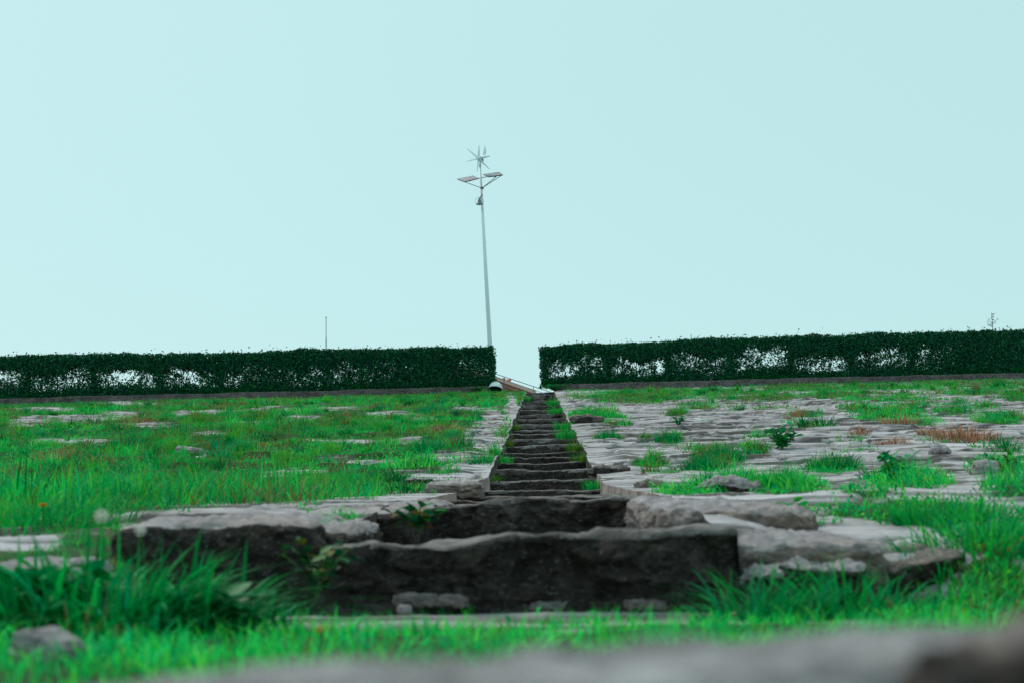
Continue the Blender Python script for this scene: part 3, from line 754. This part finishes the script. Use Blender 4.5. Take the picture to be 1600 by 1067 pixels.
def leafy(name, label, loc, n_stems, h, leaf, spread, cols, droop=.3, seed=0, up=(0, 0, 1.)):
    """broad leaved weed: stems with oval leaves"""
    r = np.random.default_rng(seed)
    root = empty(name, loc, label, 'weed')
    st = MB(); V = []; T = []; Q = []; C = []; n = 0
    for k in range(n_stems):
        a = r.uniform(0, 6.28); ln = h * r.uniform(.6, 1.1); sp = spread * r.uniform(.3, 1.)
        ts = np.linspace(0, 1, 7)
        P = np.stack([np.cos(a) * sp * ts ** 1.3, np.sin(a) * sp * ts ** 1.3, ln * (ts - droop * ts ** 2.5)], 1)
        st.tube(P, np.linspace(.0028, .0012, 7) * (h / .2 + .3), 5)
        for t in np.linspace(.2, 1, 7):
            i = t * 6; p = np.array([np.interp(i, np.arange(7), P[:, q]) for q in range(3)])
            la = a + r.normal(0, 1.4); L = leaf * r.uniform(.6, 1.2); el = r.uniform(-.5, .6)
            f = np.array([np.cos(la) * np.cos(el), np.sin(la) * np.cos(el), np.sin(el)]); s = np.array([-np.sin(la), np.cos(la), r.normal(0, .35)])
            c = cols[r.integers(0, len(cols))] * r.uniform(.7, 1.2)
            w = L * .36; up_ = np.cross(f, s) * L * .08
            pts = [p, p + f * L * .3 + s * w * .8 + up_, p + f * L * .65 + s * w * .75 + up_, p + f * L, p + f * L * .65 - s * w * .75 + up_, p + f * L * .3 - s * w * .8 + up_, p + f * L * .3, p + f * L * .65]
            V += pts; C += [c] * 8
            Q += [(n + 6, n + 7, n + 2, n + 1), (n + 7, n + 6, n + 5, n + 4)]
            T += [(n, n + 6, n + 1), (n, n + 5, n + 6), (n + 7, n + 3, n + 2), (n + 7, n + 4, n + 3)]
            n += 8
    st.build('stem', M_BARK if cols is BR else M_STEM, root)
    mesh_from('foliage', np.array(V), [np.array(Q), np.array(T)], M_LEAF, root, True, np.array(C))
    return root
M_STEM = plain('weed_stem', (.03, .12, .02), .7, 0, .3)
LV = np.array([(.005, .28, .08), (.008, .34, .08), (.004, .21, .08), (.03, .36, .05)])
p = ground_at(1222, 703); leafy('leafy_weed', 'dark broad leaved weed standing on the right paving', p, 24, .30, .085, .22, LV, .2, 3)
p = ground_at(1060, 663); leafy('leafy_weed', 'small round dark weed on the paving below the right hedge', p, 12, .16, .06, .12, LV, .2, 4)
p = ground_at(1560, 742); leafy('leafy_weed', 'spreading leafy weed around the small pale rounded stone', p + np.array([.1, .1, 0]), 26, .17, .055, .3, LV, .3, 5)
p = at(655, 832, 4.75); leafy('leafy_weed', 'drooping weed rooted in the left corner of the second step', p, 9, .15, .05, .10, np.array([(.01, .15, .05), (.02, .18, .03), (.004, .11, .05), (.2, .14, .03)]), .5, 8)
p = at(495, 935, 3.34); leafy('leafy_weed', 'straggling weed with yellow leaves climbing the left corner of the lowest step', p, 13, .17, .036, .12, np.array([(.01, .10, .035), (.02, .14, .02), (.002, .07, .03), (.12, .11, .015), (.004, .05, .02)]), .25, 9)
p = at(1140, 792, 6.0); leafy('leafy_weed', 'yellow green moss plant at the foot of the lichen spotted boulder', p, 14, .06, .03, .07, np.array([(.14, .22, .01), (.22, .24, .01), (.05, .18, .02)]), .3, 10)
p = at(1225, 830, 4.6); leafy('leafy_weed', 'bright green weed below the dark rounded rock', p, 12, .12, .045, .09, GP, .3, 11)
p = ground_at(1395, 758); leafy('leafy_weed', 'upright leafy weed above the bright grass at right', p, 14, .18, .055, .12, LV, .1, 12)

p = at(866, 611, 51.9); leafy('ivy_mound', 'low green ivy mound at the foot of the right hedge end', p, 46, .42, .10, .55, LV, .5, 13)
p = at(762, 612, 52.0); leafy('ivy_mound', 'low green ivy mound at the foot of the left hedge end', p + np.array([-.35, 0, 0]), 30, .30, .09, .4, LV, .5, 14)

p = at(70, 965, 2.75); p[2] = -.12; leafy('leafy_weed', 'broad leaved weed among the long grass in the lower left corner', p, 16, .15, .075, .16, PAL[[0, 3, 4]] * .9, .35, 15)
p = at(330, 985, 2.7); p[2] = -.14; leafy('leafy_weed', 'broad leaved weed at the right side of the big lower left grass tuft', p, 12, .11, .065, .12, PAL[[3, 4, 6]] * .9, .4, 16)

def dandelion(label, head, foot, rad, closed=False):
    head = np.array(head); foot = np.array(foot)
    root = empty('dandelion', foot, label, 'flower')
    m = MB(); h = head - foot
    m.tube([(0, 0, 0), h * .5 + np.array([.006, 0, 0]), h * .97], .0022, 6); m.build('stem', M_STEM, root)
    m = MB(); r = np.random.default_rng(3)
    d = r.normal(0, 1, (190, 3)); d /= np.linalg.norm(d, axis=1)[:, None]
    m.lathe([(rad * .24 * math.sin(t), -rad * .24 * math.cos(t)) for t in np.linspace(0.01, 3.13, 8)], h, 10)
    for v in d:
        q = r.normal(0, 1, 3); s = np.cross(v, q); s /= np.linalg.norm(s); s2 = np.cross(v, s)
        e = h + v * rad
        m.add([h + v * rad * .2 - s * rad * .012, h + v * rad * .2 + s * rad * .012, e + s * rad * .01, e - s * rad * .01], [(0, 1, 2, 3)])
        for u in range(3):
            an = u * 2.1 + r.uniform(0, 1); w = (s * math.cos(an) + s2 * math.sin(an)) * rad * .2 + v * rad * .06
            b = np.cross(w, v); b = b / np.linalg.norm(b) * rad * .022
            m.add([e - b, e + b, e + w], [], [(0, 1, 2)])
    m.build('seed_head', M_FLUFF, root)
dandelion('fluffy dandelion clock above the left slab, the taller of two', at(158, 806, 3.15), at(160, 900, 3.2), .0165)
dandelion('fluffy dandelion clock drooping in front of the left slab, the lower of two', at(219, 828, 3.1), at(225, 905, 3.15), .0135)

def yflower(label, loc, h, rad):
    root = empty('yellow_flower', loc, label, 'flower')
    m = MB(); m.tube([(0, 0, 0), (.004, 0, h * .5), (0, 0, h)], .0025, 5); m.build('stem', M_STEM, root)
    m = MB()
    for k in range(26):
        a = k * 2.4; e = .2 + .9 * (k / 26); L = rad * (1.1 - .4 * k / 26)
        f = np.array([math.cos(a) * math.cos(e), math.sin(a) * math.cos(e), math.sin(e)]); s = np.array([-math.sin(a), math.cos(a), 0]) * rad * .2
        b = np.array([0, 0, h]); m.add([b - s * .3, b + s * .3, b + f * L + s, b + f * L - s], [(0, 1, 2, 3)])
    m.build('petals', M_YELLOW, root)
yflower('yellow flower alone in the grass in the middle of the left lawn', ground_at(413, 712), .14, .034)
yflower('yellow flower in the grass at the left edge above the pale slab', at(66, 818, 4.2), .05, .018)
yflower('yellow flower in the grass left of the big brown dried plant', ground_at(168, 752), .09, .022)
yflower('blurred yellow flower in the grass strip left of the rock', at(500, 1018, 1.6), .022, .008)

# ------------------------------------------------------------------ hedges
HY = 52.7
def hedge(label, px0, px1, hfun, dens_fun, posts, seed, end_at):
    r = np.random.default_rng(seed)
    x0 = at(px0, 600, HY)[0]; x1 = at(px1, 600, HY)[0]
    zb = 5.93 + .19
    root = empty('hedge', ((x0 + x1) / 2, HY, zb), label, 'hedge', 'clipped hedges along the top of the slope')
    cx = (x0 + x1) / 2; Lx = x1 - x0
    P = []; thick = .42
    def pxof(x): return project(x, np.full_like(x, HY), np.full_like(x, zb + .8))[0]
    ext = .28 * Lx
    # outer shell leaves + inner leaves
    n = int(Lx * 12500)
    u = r.random(n); x = x0 + u * Lx; v = r.random(n); w = r.uniform(-1, 1, n)
    sh = r.random(n) < .62
    w = np.where(sh, np.sign(w) * (1 - .22 * r.random(n) ** 2), w)
    px = pxof(x); H = hfun(px)
    den = dens_fun(px)
    gapn = 1.0 * fbm(x * 1.3, v * H * 1.9, 0, seed, 3) + 1.5 * fbm(x * 7.0, v * H * 6.0, w * .25, seed + 1, 3)
    wob = .26 * fbm(x * 1.1, 0, 0, seed + 3, 4) + .13 * fbm(x * 4.0, v * 3, 0, seed + 13, 2)
    topb = sstep(.52 + wob, .72 + wob, v); botb = sstep(.30 + wob, .12, v)
    for ppx in posts: botb = np.maximum(botb, .55 * sstep(13, 5, np.abs(px - ppx)))
    mid = (.030 + .42 * sstep(-.35, .55, gapn)); mid = mid + (1 - mid) * np.clip(den, 0, 1) ** 2.2
    p = np.maximum(np.maximum(topb, botb), mid)
    endd = np.minimum(np.abs(x - x0), np.abs(x - x1)); p = np.maximum(p, sstep(.35, .12, endd) * .95)
    ok = r.random(n) < p * np.where(np.abs(v - .4) < .3, 1., .95)
    x, v, w, H, endd, px = [t[ok] for t in (x, v, w, H, endd, px)]; n = len(x)
    und = .085 * fbm(x * .7, 0, 1, seed + 4, 4) + .05 * fbm(x * 4, w * 2, 1, seed + 5, 2)
    top_t = sstep(.85, 1, v)
    wz = v * (H + und)
    round_ = np.sqrt(np.clip(1 - (np.clip((v - .86) / .14, 0, 1)) ** 2 * .35, 0, 1))
    bump = 1 + .14 * fbm(x * 1.6, wz * 1.8, np.sign(w) * 3, seed + 6, 3)
    Y = w * thick * round_ * bump
    stray = r.random(n) < .05
    pos = np.stack([x - cx + r.normal(0, .02, n), Y + r.normal(0, .03, n), wz + .0], 1)
    pos[stray] += np.abs(r.normal(0, .08, (stray.sum(), 1))) * np.array([[0, 0, 1]]) * (v[stray] > .9)[:, None]
    edge_in = sstep(.12, 0, endd) * fbm(wz * 3, Y * 3, 0, seed + 7, 2) * .12
    pos[:, 0] += edge_in
    # leaves: random diamonds
    d = r.normal(0, 1, (n, 3)); d /= np.linalg.norm(d, axis=1)[:, None]
    q = r.normal(0, 1, (n, 3)); s = np.cross(d, q); s /= np.linalg.norm(s, axis=1)[:, None]
    Ls = .042 * r.uniform(.6, 1.4, n)[:, None]
    A = pos - d * Ls; B = pos + s * Ls * .55; C_ = pos + d * Ls; D = pos - s * Ls * .55
    V = np.stack([A, B, C_, D], 1).reshape(-1, 3)
    base = np.array([(.013, .11, .062), (.016, .14, .068), (.009, .07, .052), (.028, .18, .065)])
    c = base[r.integers(0, 4, n)] * r.uniform(.6, 1.3, (n, 1))
    tips = (r.random(n) < .10); c[tips] = np.array([.012, .13, .04]) * r.uniform(.7, 1.2, (tips.sum(), 1))
    ivy = (v < .16) & (w < -.5) & (fbm(x * 2.2, 0, 0, seed + 8, 2) > .05)
    c[ivy] = np.array([.006, .15, .045]) * r.uniform(.5, 1.2, (ivy.sum(), 1))
    C = np.repeat(c, 4, 0)
    mesh_from('foliage', V, np.arange(n * 4).reshape(-1, 4), M_HEDGE, root, True, C)
    # woody stems
    for k in range(int(Lx * 3.2)):
        m = MB(); sx = r.uniform(-Lx / 2 + .1, Lx / 2 - .1); sy = r.uniform(-.2, .2); hh = float(hfun(pxof(np.array([sx + cx])))[0]) * .85
        pts = [(sx, sy, 0), (sx + r.normal(0, .05), sy, hh * .35), (sx + r.normal(0, .1), sy + r.normal(0, .05), hh * .7), (sx + r.normal(0, .16), sy, hh)]
        m.tube(pts, [.024, .018, .012, .006], 5)
        for b in range(5):
            t = r.uniform(.2, .8); p0 = np.array([sx, sy, hh * t]); a = r.choice([-1, 1]) * r.uniform(.3, .9)
            m.tube([p0, p0 + np.array([a * .12, r.normal(0, .05), .10]), p0 + np.array([a * .25, r.normal(0, .1), .26])], [.007, .005, .003], 4)
        m.build('stem', M_BARK, root)
    for ppx in posts:
        sx = at(ppx, 590, HY)[0] - cx; hh = float(hfun(np.array([float(ppx)]))[0]) - .25
        m = MB(); m.box((sx, .05, hh / 2), (.17, .16, hh)); m.build('post', M_POST, root, bevel=.02)
    return root
hl = lambda px: np.interp(px, [-200, 0, 770], [1.61, 1.61, 1.53]) - 0.0
hr = lambda px: np.interp(px, [845, 1000, 1600, 1800], [1.45, 1.55, 1.67, 1.72])
dl = lambda px: np.interp(px, [-100, 0, 250, 330, 400, 520, 680, 720, 775], [.06, .06, .06, .2, .66, .55, .82, .55, .7])
dr = lambda px: np.interp(px, [845, 900, 1000, 1250, 1430, 1480, 1520, 1700], [.4, .12, .12, .16, .22, .72, .95, .98])
hedge('dark clipped hedge with see-through gaps left of the stair top', -160, 773, hl, dl, [-60, 43, 146, 250, 345], 201, 1)
hedge('dark clipped hedge right of the stair top, rising to the right edge', 846, 1760, hr, dr, [950, 1047, 1143, 1238, 1332, 1427, 1640], 202, 0)

def plinth(label, px0, px1, h, seed):
    x0 = at(px0, 612, 52.2)[0]; x1 = at(px1, 612, 52.2)[0]
    nx = 160; xs = np.linspace(x0, x1, nx)
    zb = ground_z(xs, np.full(nx, 52.2)); zt = 5.93 + .03 * fbm(xs * 1.3, 0, 0, seed, 3)
    rows = []
    for (dy, f) in ((0, 0), (0, .5), (.01, .93), (.03, 1), (.30, 1), (.30, 0)):
        z = (np.minimum(zb, 5.75) - .1) * (1 - f) + (zt + h) * f
        y = 52.15 + dy + .025 * fbm(xs * 2.1, f * 3, 0, seed + 1, 3)
        rows.append(np.stack([xs, y, z], 1))
    P = np.stack(rows, 1); r, c = P.shape[:2]
    i, j = np.meshgrid(np.arange(r - 1), np.arange(c - 1), indexing='ij')
    Q = np.stack([i * c + j, (i + 1) * c + j, (i + 1) * c + j + 1, i * c + j + 1], -1).reshape(-1, 4)
    o = mesh_from('low_wall', P.reshape(-1, 3), Q, M_CONC)
    tag(o, label, 'wall', 'low walls under the hedges')
plinth('low weathered concrete kerb wall under the left hedge', -160, 771, .20, 5)
plinth('low weathered concrete kerb wall under the right hedge', 866, 1760, .21, 6)

# ------------------------------------------------------------------ lamp post with wind turbine and solar panels
LY = 56.0
foot = at(770, 603, LY); foot[2] = 5.85
topp = at(750, 262, LY) - foot
S = 1 / F * LY                       # metres per photo pixel out there
lamp = empty('lamp_post', foot, 'tall white lamp post with small wind turbine and two solar panels behind the left hedge', 'lamp post')
ax = topp / np.linalg.norm(topp); Hh = np.linalg.norm(topp)
m = MB(); m.tube([ax * t for t in (0, .4, Hh * .5, Hh - .0)], [.105, .10, .078, .048], 16); m.build('pole', M_WHITE, lamp, True)
m = MB(); m.lathe([(.17, 0), (.17, .02), (.11, .05), (.105, .3)], (0, 0, .0), 16); m.build('base_plate', M_WHITE, lamp, True)
def rel(px, py, dy=0.): return at(px, py, LY + dy) - foot
hub = rel(747.8, 248.0, -.25)
m = MB(); nb = rel(750, 247, .15)
axis = np.array([-.30, -.94, -.10]); axis /= np.linalg.norm(axis)
m.tube([hub - axis * -.10, hub, hub - axis * .18, hub - axis * .42, hub - axis * .5], [.03, .07, .09, .08, .03], 12)
turb = m.build('turbine_body', M_WHITE, lamp, True)
m = MB(); m.tube([hub - axis * .16, hub - axis * .26], [.098, .098], 14); m.build('generator_ring', M_DARKM, lamp, True)
m = MB(); m.tube([hub - axis * .25, rel(750, 262)], [.035, .05], 10); m.build('neck', M_WHITE, lamp, True)
e1 = np.cross(axis, [0, 0, 1.]); e1 /= np.linalg.norm(e1); e2 = np.cross(e1, axis)
if e2[2] < 0: e2 = -e2
for tx_, ty_ in ((729.7, 232.8), (748.5, 227.6), (766, 244.5), (764.8, 265), (745.6, 269.5), (728, 253)):
    rr_ = ray(tx_, ty_); cp = -foot                       # where the sight line meets the rotor plane
    tt_ = (hub - cp) @ axis / (rr_ @ axis); tip_ = cp + rr_ * tt_; d = tip_ - hub; RL = np.linalg.norm(d); d = d / RL
    t = np.cross(axis, d); tt = t * .9 + axis * .4
    m = MB(); ns = 6; V = []
    for s_ in np.linspace(0, 1, ns):
        c = hub + d * (.04 + (RL - .04) * s_); w = .052 * (1 - .72 * s_); th = .010 * (1 - .6 * s_)
        V += [c - tt * w, c + axis * th, c + tt * w, c - axis * th]
    Q = []
    for s_ in range(ns - 1):
        for q in range(4): Q.append((s_ * 4 + q, s_ * 4 + (q + 1) % 4, s_ * 4 + 4 + (q + 1) % 4, s_ * 4 + 4 + q))
    Q += [(0, 3, 2, 1), (ns * 4 - 4, ns * 4 - 3, ns * 4 - 2, ns * 4 - 1)]
    m.add(V, Q); m.build('blade', M_WHITE, lamp)
# tail vane
m = MB(); t0 = hub - axis * .5; t1 = rel(757.2, 241, .55)
m.tube([t0, t1], .018, 8); m.build('tail_boom', M_WHITE, lamp)
m = MB(); q = [rel(755, 241.5, .5), rel(757.6, 228, .6), rel(759.4, 238, .75), rel(758, 243, .65)]
off = np.array([.012, -.006, 0]); V = [p - off for p in q] + [p + off for p in q]
m.add(V, [(0, 1, 2, 3), (7, 6, 5, 4)] + [(k, k + 4, (k + 1) % 4 + 4, (k + 1) % 4) for k in range(4)]); m.build('tail_vane', M_WHITE, lamp)
# solar panels (seen from below)
def panel(c4, strut_from, arm_to):
    c4 = [np.array(p) for p in c4]; n_ = np.cross(c4[1] - c4[0], c4[3] - c4[0]); n_ /= np.linalg.norm(n_)
    if n_[2] < 0: n_ = -n_
    th = n_ * .03
    m = MB(); V = [p for p in c4] + [p + th for p in c4]
    m.add(V, [(3, 2, 1, 0), (4, 5, 6, 7)] + [(k, (k + 1) % 4, (k + 1) % 4 + 4, k + 4) for k in range(4)]); o = m.build('solar_panel', M_PANEL, lamp)
    m = MB()
    for k in range(4): 
        m.tube([c4[k] + th * .4, c4[(k + 1) % 4] + th * .4], .021, 6)
    m.build('frame', M_DARKM, o)
    m = MB(); mid = sum(c4) / 4 - n_ * .025
    m.box(mid + (c4[1] - c4[0]) * .18, (.10, .08, .06)); m.build('junction_box', M_DARKM, o)
    for s_ in strut_from:
        m = MB(); m.tube([s_, arm_to], .013, 6); m.build('strut', M_GREYM, lamp)
cl = [rel(715, 281, -.25), rel(726, 285.2, -.75), rel(747, 280.2, -.6), rel(739, 276.2, -.1)]
panel(cl, [rel(727, 285, -.6)], rel(752.6, 294.3, -.05))
cr_ = [rel(755.5, 273.6, .1), rel(764, 277.4, -.6), rel(785.5, 274.5, -.6), rel(779.5, 270.4, .1)]
panel(cr_, [rel(776, 276, -.55), rel(783, 275, -.55)], rel(753.4, 294.3, -.05))
m = MB(); m.tube([rel(738, 280.4, -.35), rel(752, 278.6), rel(764, 276, -.3)], .016, 8); m.build('cross_arm', M_GREYM, lamp)
m = MB(); m.tube([rel(752.9, 293), rel(753.0, 296)], .075, 12); m.build('collar', M_GREYM, lamp, True)
# luminaire
bc = rel(749.2, 319.6, -.25)
m = MB(); m.tube([rel(753.6, 305, -.05), rel(751, 308, -.2), rel(750, 310.5, -.25)], [.03, .03, .035], 8); m.build('lamp_arm', M_GREYM, lamp)
m = MB(); m.lathe([(.03, .24), (.05, .20), (.075, .11), (.10, .03), (.15, 0), (.14, -.01), (.06, .05), (0.001, .06)], bc, 18); m.build('lamp_shade', M_GREYM, lamp, True)
m = MB(); m.lathe([(.001, -.035), (.06, -.028), (.12, 0.0)], bc + np.array([0, 0, .01]), 18); m.build('lamp_glass', M_WHITE, lamp, True)
m = MB(); th = np.linspace(.3, 5.98, 20); m.tube(np.stack([bc[0] + .17 * np.sin(th), np.full(20, bc[1]), bc[2] + .12 - .17 * np.cos(th)], 1), .010, 6, False); m.build('hoop', M_WHITE, lamp)

# white dome at the foot of the post
dc = at(774.5, 608.5, 51.9)
m = MB()
Mt = np.array(Matrix.Rotation(R(-19), 3, 'X') @ Matrix.Rotation(R(7), 3, 'Y'))
rad = .255
root = empty('white_dome', dc, 'white rounded dome with dark open underside standing by the left hedge end', 'dome')
m.lathe([(rad * math.cos(t), rad * 1.0 * math.sin(t)) for t in np.linspace(-.10, 1.5, 14)] , (0, 0, .05), 28, Mt); m.build('shell', M_WHITE, root, True)
m = MB(); m.lathe([(rad * .97, -.022), (rad * .6, -.05), (.001, -.06)], (0, 0, .05), 28, Mt); m.build('underside', M_DARKM, root, True)
m = MB(); m.lathe([(.06, -.35), (.06, .02)], (0, .08, 0), 14); m.build('stand', M_DARKM, root, True)

# ------------------------------------------------------------------ handrail beyond the top
A = at(744, 575, 60.); B = at(870, 619, 60.)
root = empty('handrail', (A + B) / 2 - np.array([0, 0, 1.1]), 'thin grey handrail sloping down to the right seen through the hedge gap', 'railing')
oo = np.array(root.location)
for dy in (0, 5.0):
    m = MB(); a, b = at(744, 573.5 + dy, 60.) - oo, at(870, 615.5 + dy, 60.) - oo; m.tube([a, b], .016 if dy == 0 else .011, 6); m.build('rail', M_GREYM, root)
for px, ptop in ((760, 579), (787.5, 588.5), (833.5, 603.5), (868, 615)):
    m = MB(); t = at(px, ptop, 60.) - oo; m.tube([t, t - np.array([0, 0, 1.0])], .016, 6); m.build('post', M_GREYM, root)

# ------------------------------------------------------------------ red roofed building behind
BY = 78.
def bp(px, py, dy=0.): return at(px, py, BY + dy)
er, ap, el_ = bp(838, 611.5), bp(695, 561), bp(552, 616)           # right eave, apex, left eave of the gable
el_ = np.array([el_[0], BY, er[2]])
root = empty('building', (ap[0], BY, -3.9), 'long pink building with a low red tiled gable roof behind the left hedge', 'building')
oo = np.array(root.location); D = 14.
def slab(p, q, t0, t1, y0, y1):
    m = MB(); V = []
    for y in (y0, y1):
        for pt, t in ((p, t0), (q, t0), (q, t1), (p, t1)): V.append(pt - oo + np.array([0, y, -t]))
    m.add(V, [(0, 3, 2, 1), (4, 5, 6, 7), (0, 1, 5, 4), (1, 2, 6, 5), (2, 3, 7, 6), (3, 0, 4, 7)]); return m
roof = slab(ap, er, 0, .20, -.5, D).build('roof', M_ROOF, root)
slab(el_, ap, 0, .20, -.5, D).build('roof', M_ROOF, root)
slab(ap, er - (er - ap) * .03, .203, .40, -.30, -.05).build('verge_shadow_band', M_RIDGE, root)  # red-brown strip that paints in the shadow band beneath the roof verge
slab(el_ + (ap - el_) * .03, ap, .203, .40, -.30, -.05).build('verge_shadow_band', M_RIDGE, root)
m = MB(); wl = el_ + (ap - el_) * .05; wr = er + (ap - er) * .05; V = []
for y in (0, D - .5):
    for p in (np.array([wl[0], BY, -3.9]), np.array([wr[0], BY, -3.9]), wr - np.array([0, 0, .28]), ap - np.array([0, 0, .28]), wl - np.array([0, 0, .28])): V.append(p - oo + np.array([0, y, 0]))
m.add(V, [(0, 1, 6, 5), (1, 2, 7, 6), (2, 3, 8, 7), (3, 4, 9, 8), (4, 0, 5, 9), (0, 4, 3, 3), (5, 8, 9, 9)][:5], [(0, 2, 1), (0, 4, 2), (4, 3, 2), (5, 6, 7), (5, 7, 9), (9, 7, 8)]); m.build('wall', M_WALL, root)
for px, py, w_, h_ in ((787.5, 595.5, .15, .26), (795.5, 596.2, .2, .2)):
    p = bp(px, py, .6) - oo; m = MB(); m.box(p - np.array([0, 0, .15]), (w_, .3, h_ + .3)); m.box(p + np.array([0, 0, h_ / 2 + .02]), (w_ + .05, .36, .04)); m.build('chimney', M_RIDGE, roof)

# thin mast and sapling
p = at(509.5, 495, 75.); b = np.array([p[0], 75., 2.0])
root = empty('mast', b, 'thin grey mast rising above the left hedge', 'mast'); hM = p[2] - 2.0
m = MB(); m.tube([(0, 0, 0), (0, 0, hM - 1.0 * 1.15)], .035, 8); m.build('lower_tube', M_PALEM, root)
m = MB(); m.tube([(0, 0, hM - 1.15), (0, 0, hM)], .022, 8); m.tube([(0, 0, hM - .07), (0, 0, hM - .02)], .04, 8); m.build('upper_tube', M_PALEM, root)

sp = at(1549, 520, 58.); base = np.array([sp[0], 58., 5.8]); tip = at(1549, 488, 58.) - base
root = empty('sapling', base, 'sparse little tree whose tip shows above the right hedge', 'tree')
m = MB(); m.tube([(0, 0, 0), tip * .5 + np.array([.05, 0, 0]), tip], [.05, .03, .006], 8); m.build('trunk', M_BARK, root)
r = np.random.default_rng(5); V = []; Q = []; C = []; tw = MB(); n = 0
for k in range(34):
    t = r.uniform(.35, .98); p0 = tip * t; a = r.uniform(0, 6.28); L = (1.15 - t) * .9 * r.uniform(.5, 1.)
    p1 = p0 + np.array([math.cos(a) * L, math.sin(a) * L, L * r.uniform(.1, .6)])
    tw.tube([p0, (p0 + p1) / 2 + np.array([0, 0, -.02]), p1], [.009, .007, .004], 5)
    for q in range(4):
        c = p0 + (p1 - p0) * r.uniform(.3, 1.05) + r.normal(0, .03, 3); d = r.normal(0, 1, 3); d /= np.linalg.norm(d); s = np.cross(d, r.normal(0, 1, 3)); s /= np.linalg.norm(s)
        l = r.uniform(.03, .06); V += [c - d * l, c + s * l * .45, c + d * l, c - s * l * .45]; Q.append((n, n + 1, n + 2, n + 3)); n += 4; C += [np.array([.06, .14, .12]) * r.uniform(.6, 1.3)] * 4
tw.build('twigs', M_BARK, root)
mesh_from('crown', np.array(V), np.array(Q), M_LEAF, root, True, np.array(C))

# ------------------------------------------------------------------ sky and light
SUN_EL, SUN_AZ = R(52), R(-35)          # sun ahead and to the left, behind thin cloud
w = bpy.data.worlds.new('World'); scene.world = w; w.use_nodes = True
nt = w.node_tree; bg = nt.nodes['Background']
sky = nt.nodes.new('ShaderNodeTexSky'); sky.sky_type = 'NISHITA'; sky.sun_disc = False
sky.sun_elevation = SUN_EL; sky.sun_rotation = SUN_AZ; sky.air_density = 1.0; sky.dust_density = 2.0
mx = nt.nodes.new('ShaderNodeMix'); mx.data_type = 'RGBA'; mx.inputs['Factor'].default_value = .80
nt.links.new(sky.outputs[0], mx.inputs[6]); mx.inputs[7].default_value = (5.65, 8.9, 8.8, 1)     # even cloud layer
nt.links.new(mx.outputs[2], bg.inputs['Color']); bg.inputs['Strength'].default_value = .1
sun = bpy.data.lights.new('sun', 'SUN'); sun.energy = 1.9; sun.angle = R(12); sun.color = (1, .93, .84)
so = bpy.data.objects.new('sun', sun); COL.objects.link(so)
dv = Vector((math.sin(SUN_AZ) * math.cos(SUN_EL), math.cos(SUN_AZ) * math.cos(SUN_EL), math.sin(SUN_EL)))
so.rotation_euler = dv.to_track_quat('Z', 'Y').to_euler(); so.location = (0, 0, 30)

cam = bpy.data.cameras.new('camera'); cam.lens = 50; cam.sensor_width = 36; cam.clip_start = .02; cam.clip_end = 6000
cam.dof.use_dof = True; cam.dof.focus_distance = 20; cam.dof.aperture_fstop = 5.0
co = bpy.data.objects.new('camera', cam); COL.objects.link(co)
co.matrix_world = CAM.to_4x4()
scene.camera = co
vs = scene.view_settings; vs.view_transform = 'Standard'; vs.look = 'None'; vs.exposure = 0; vs.gamma = 1
scene.cycles.max_bounces = 6

for o in scene.objects:
    if o.parent is None and o.type in ('MESH', 'EMPTY') and 'kind' not in o: o['kind'] = 'thing'
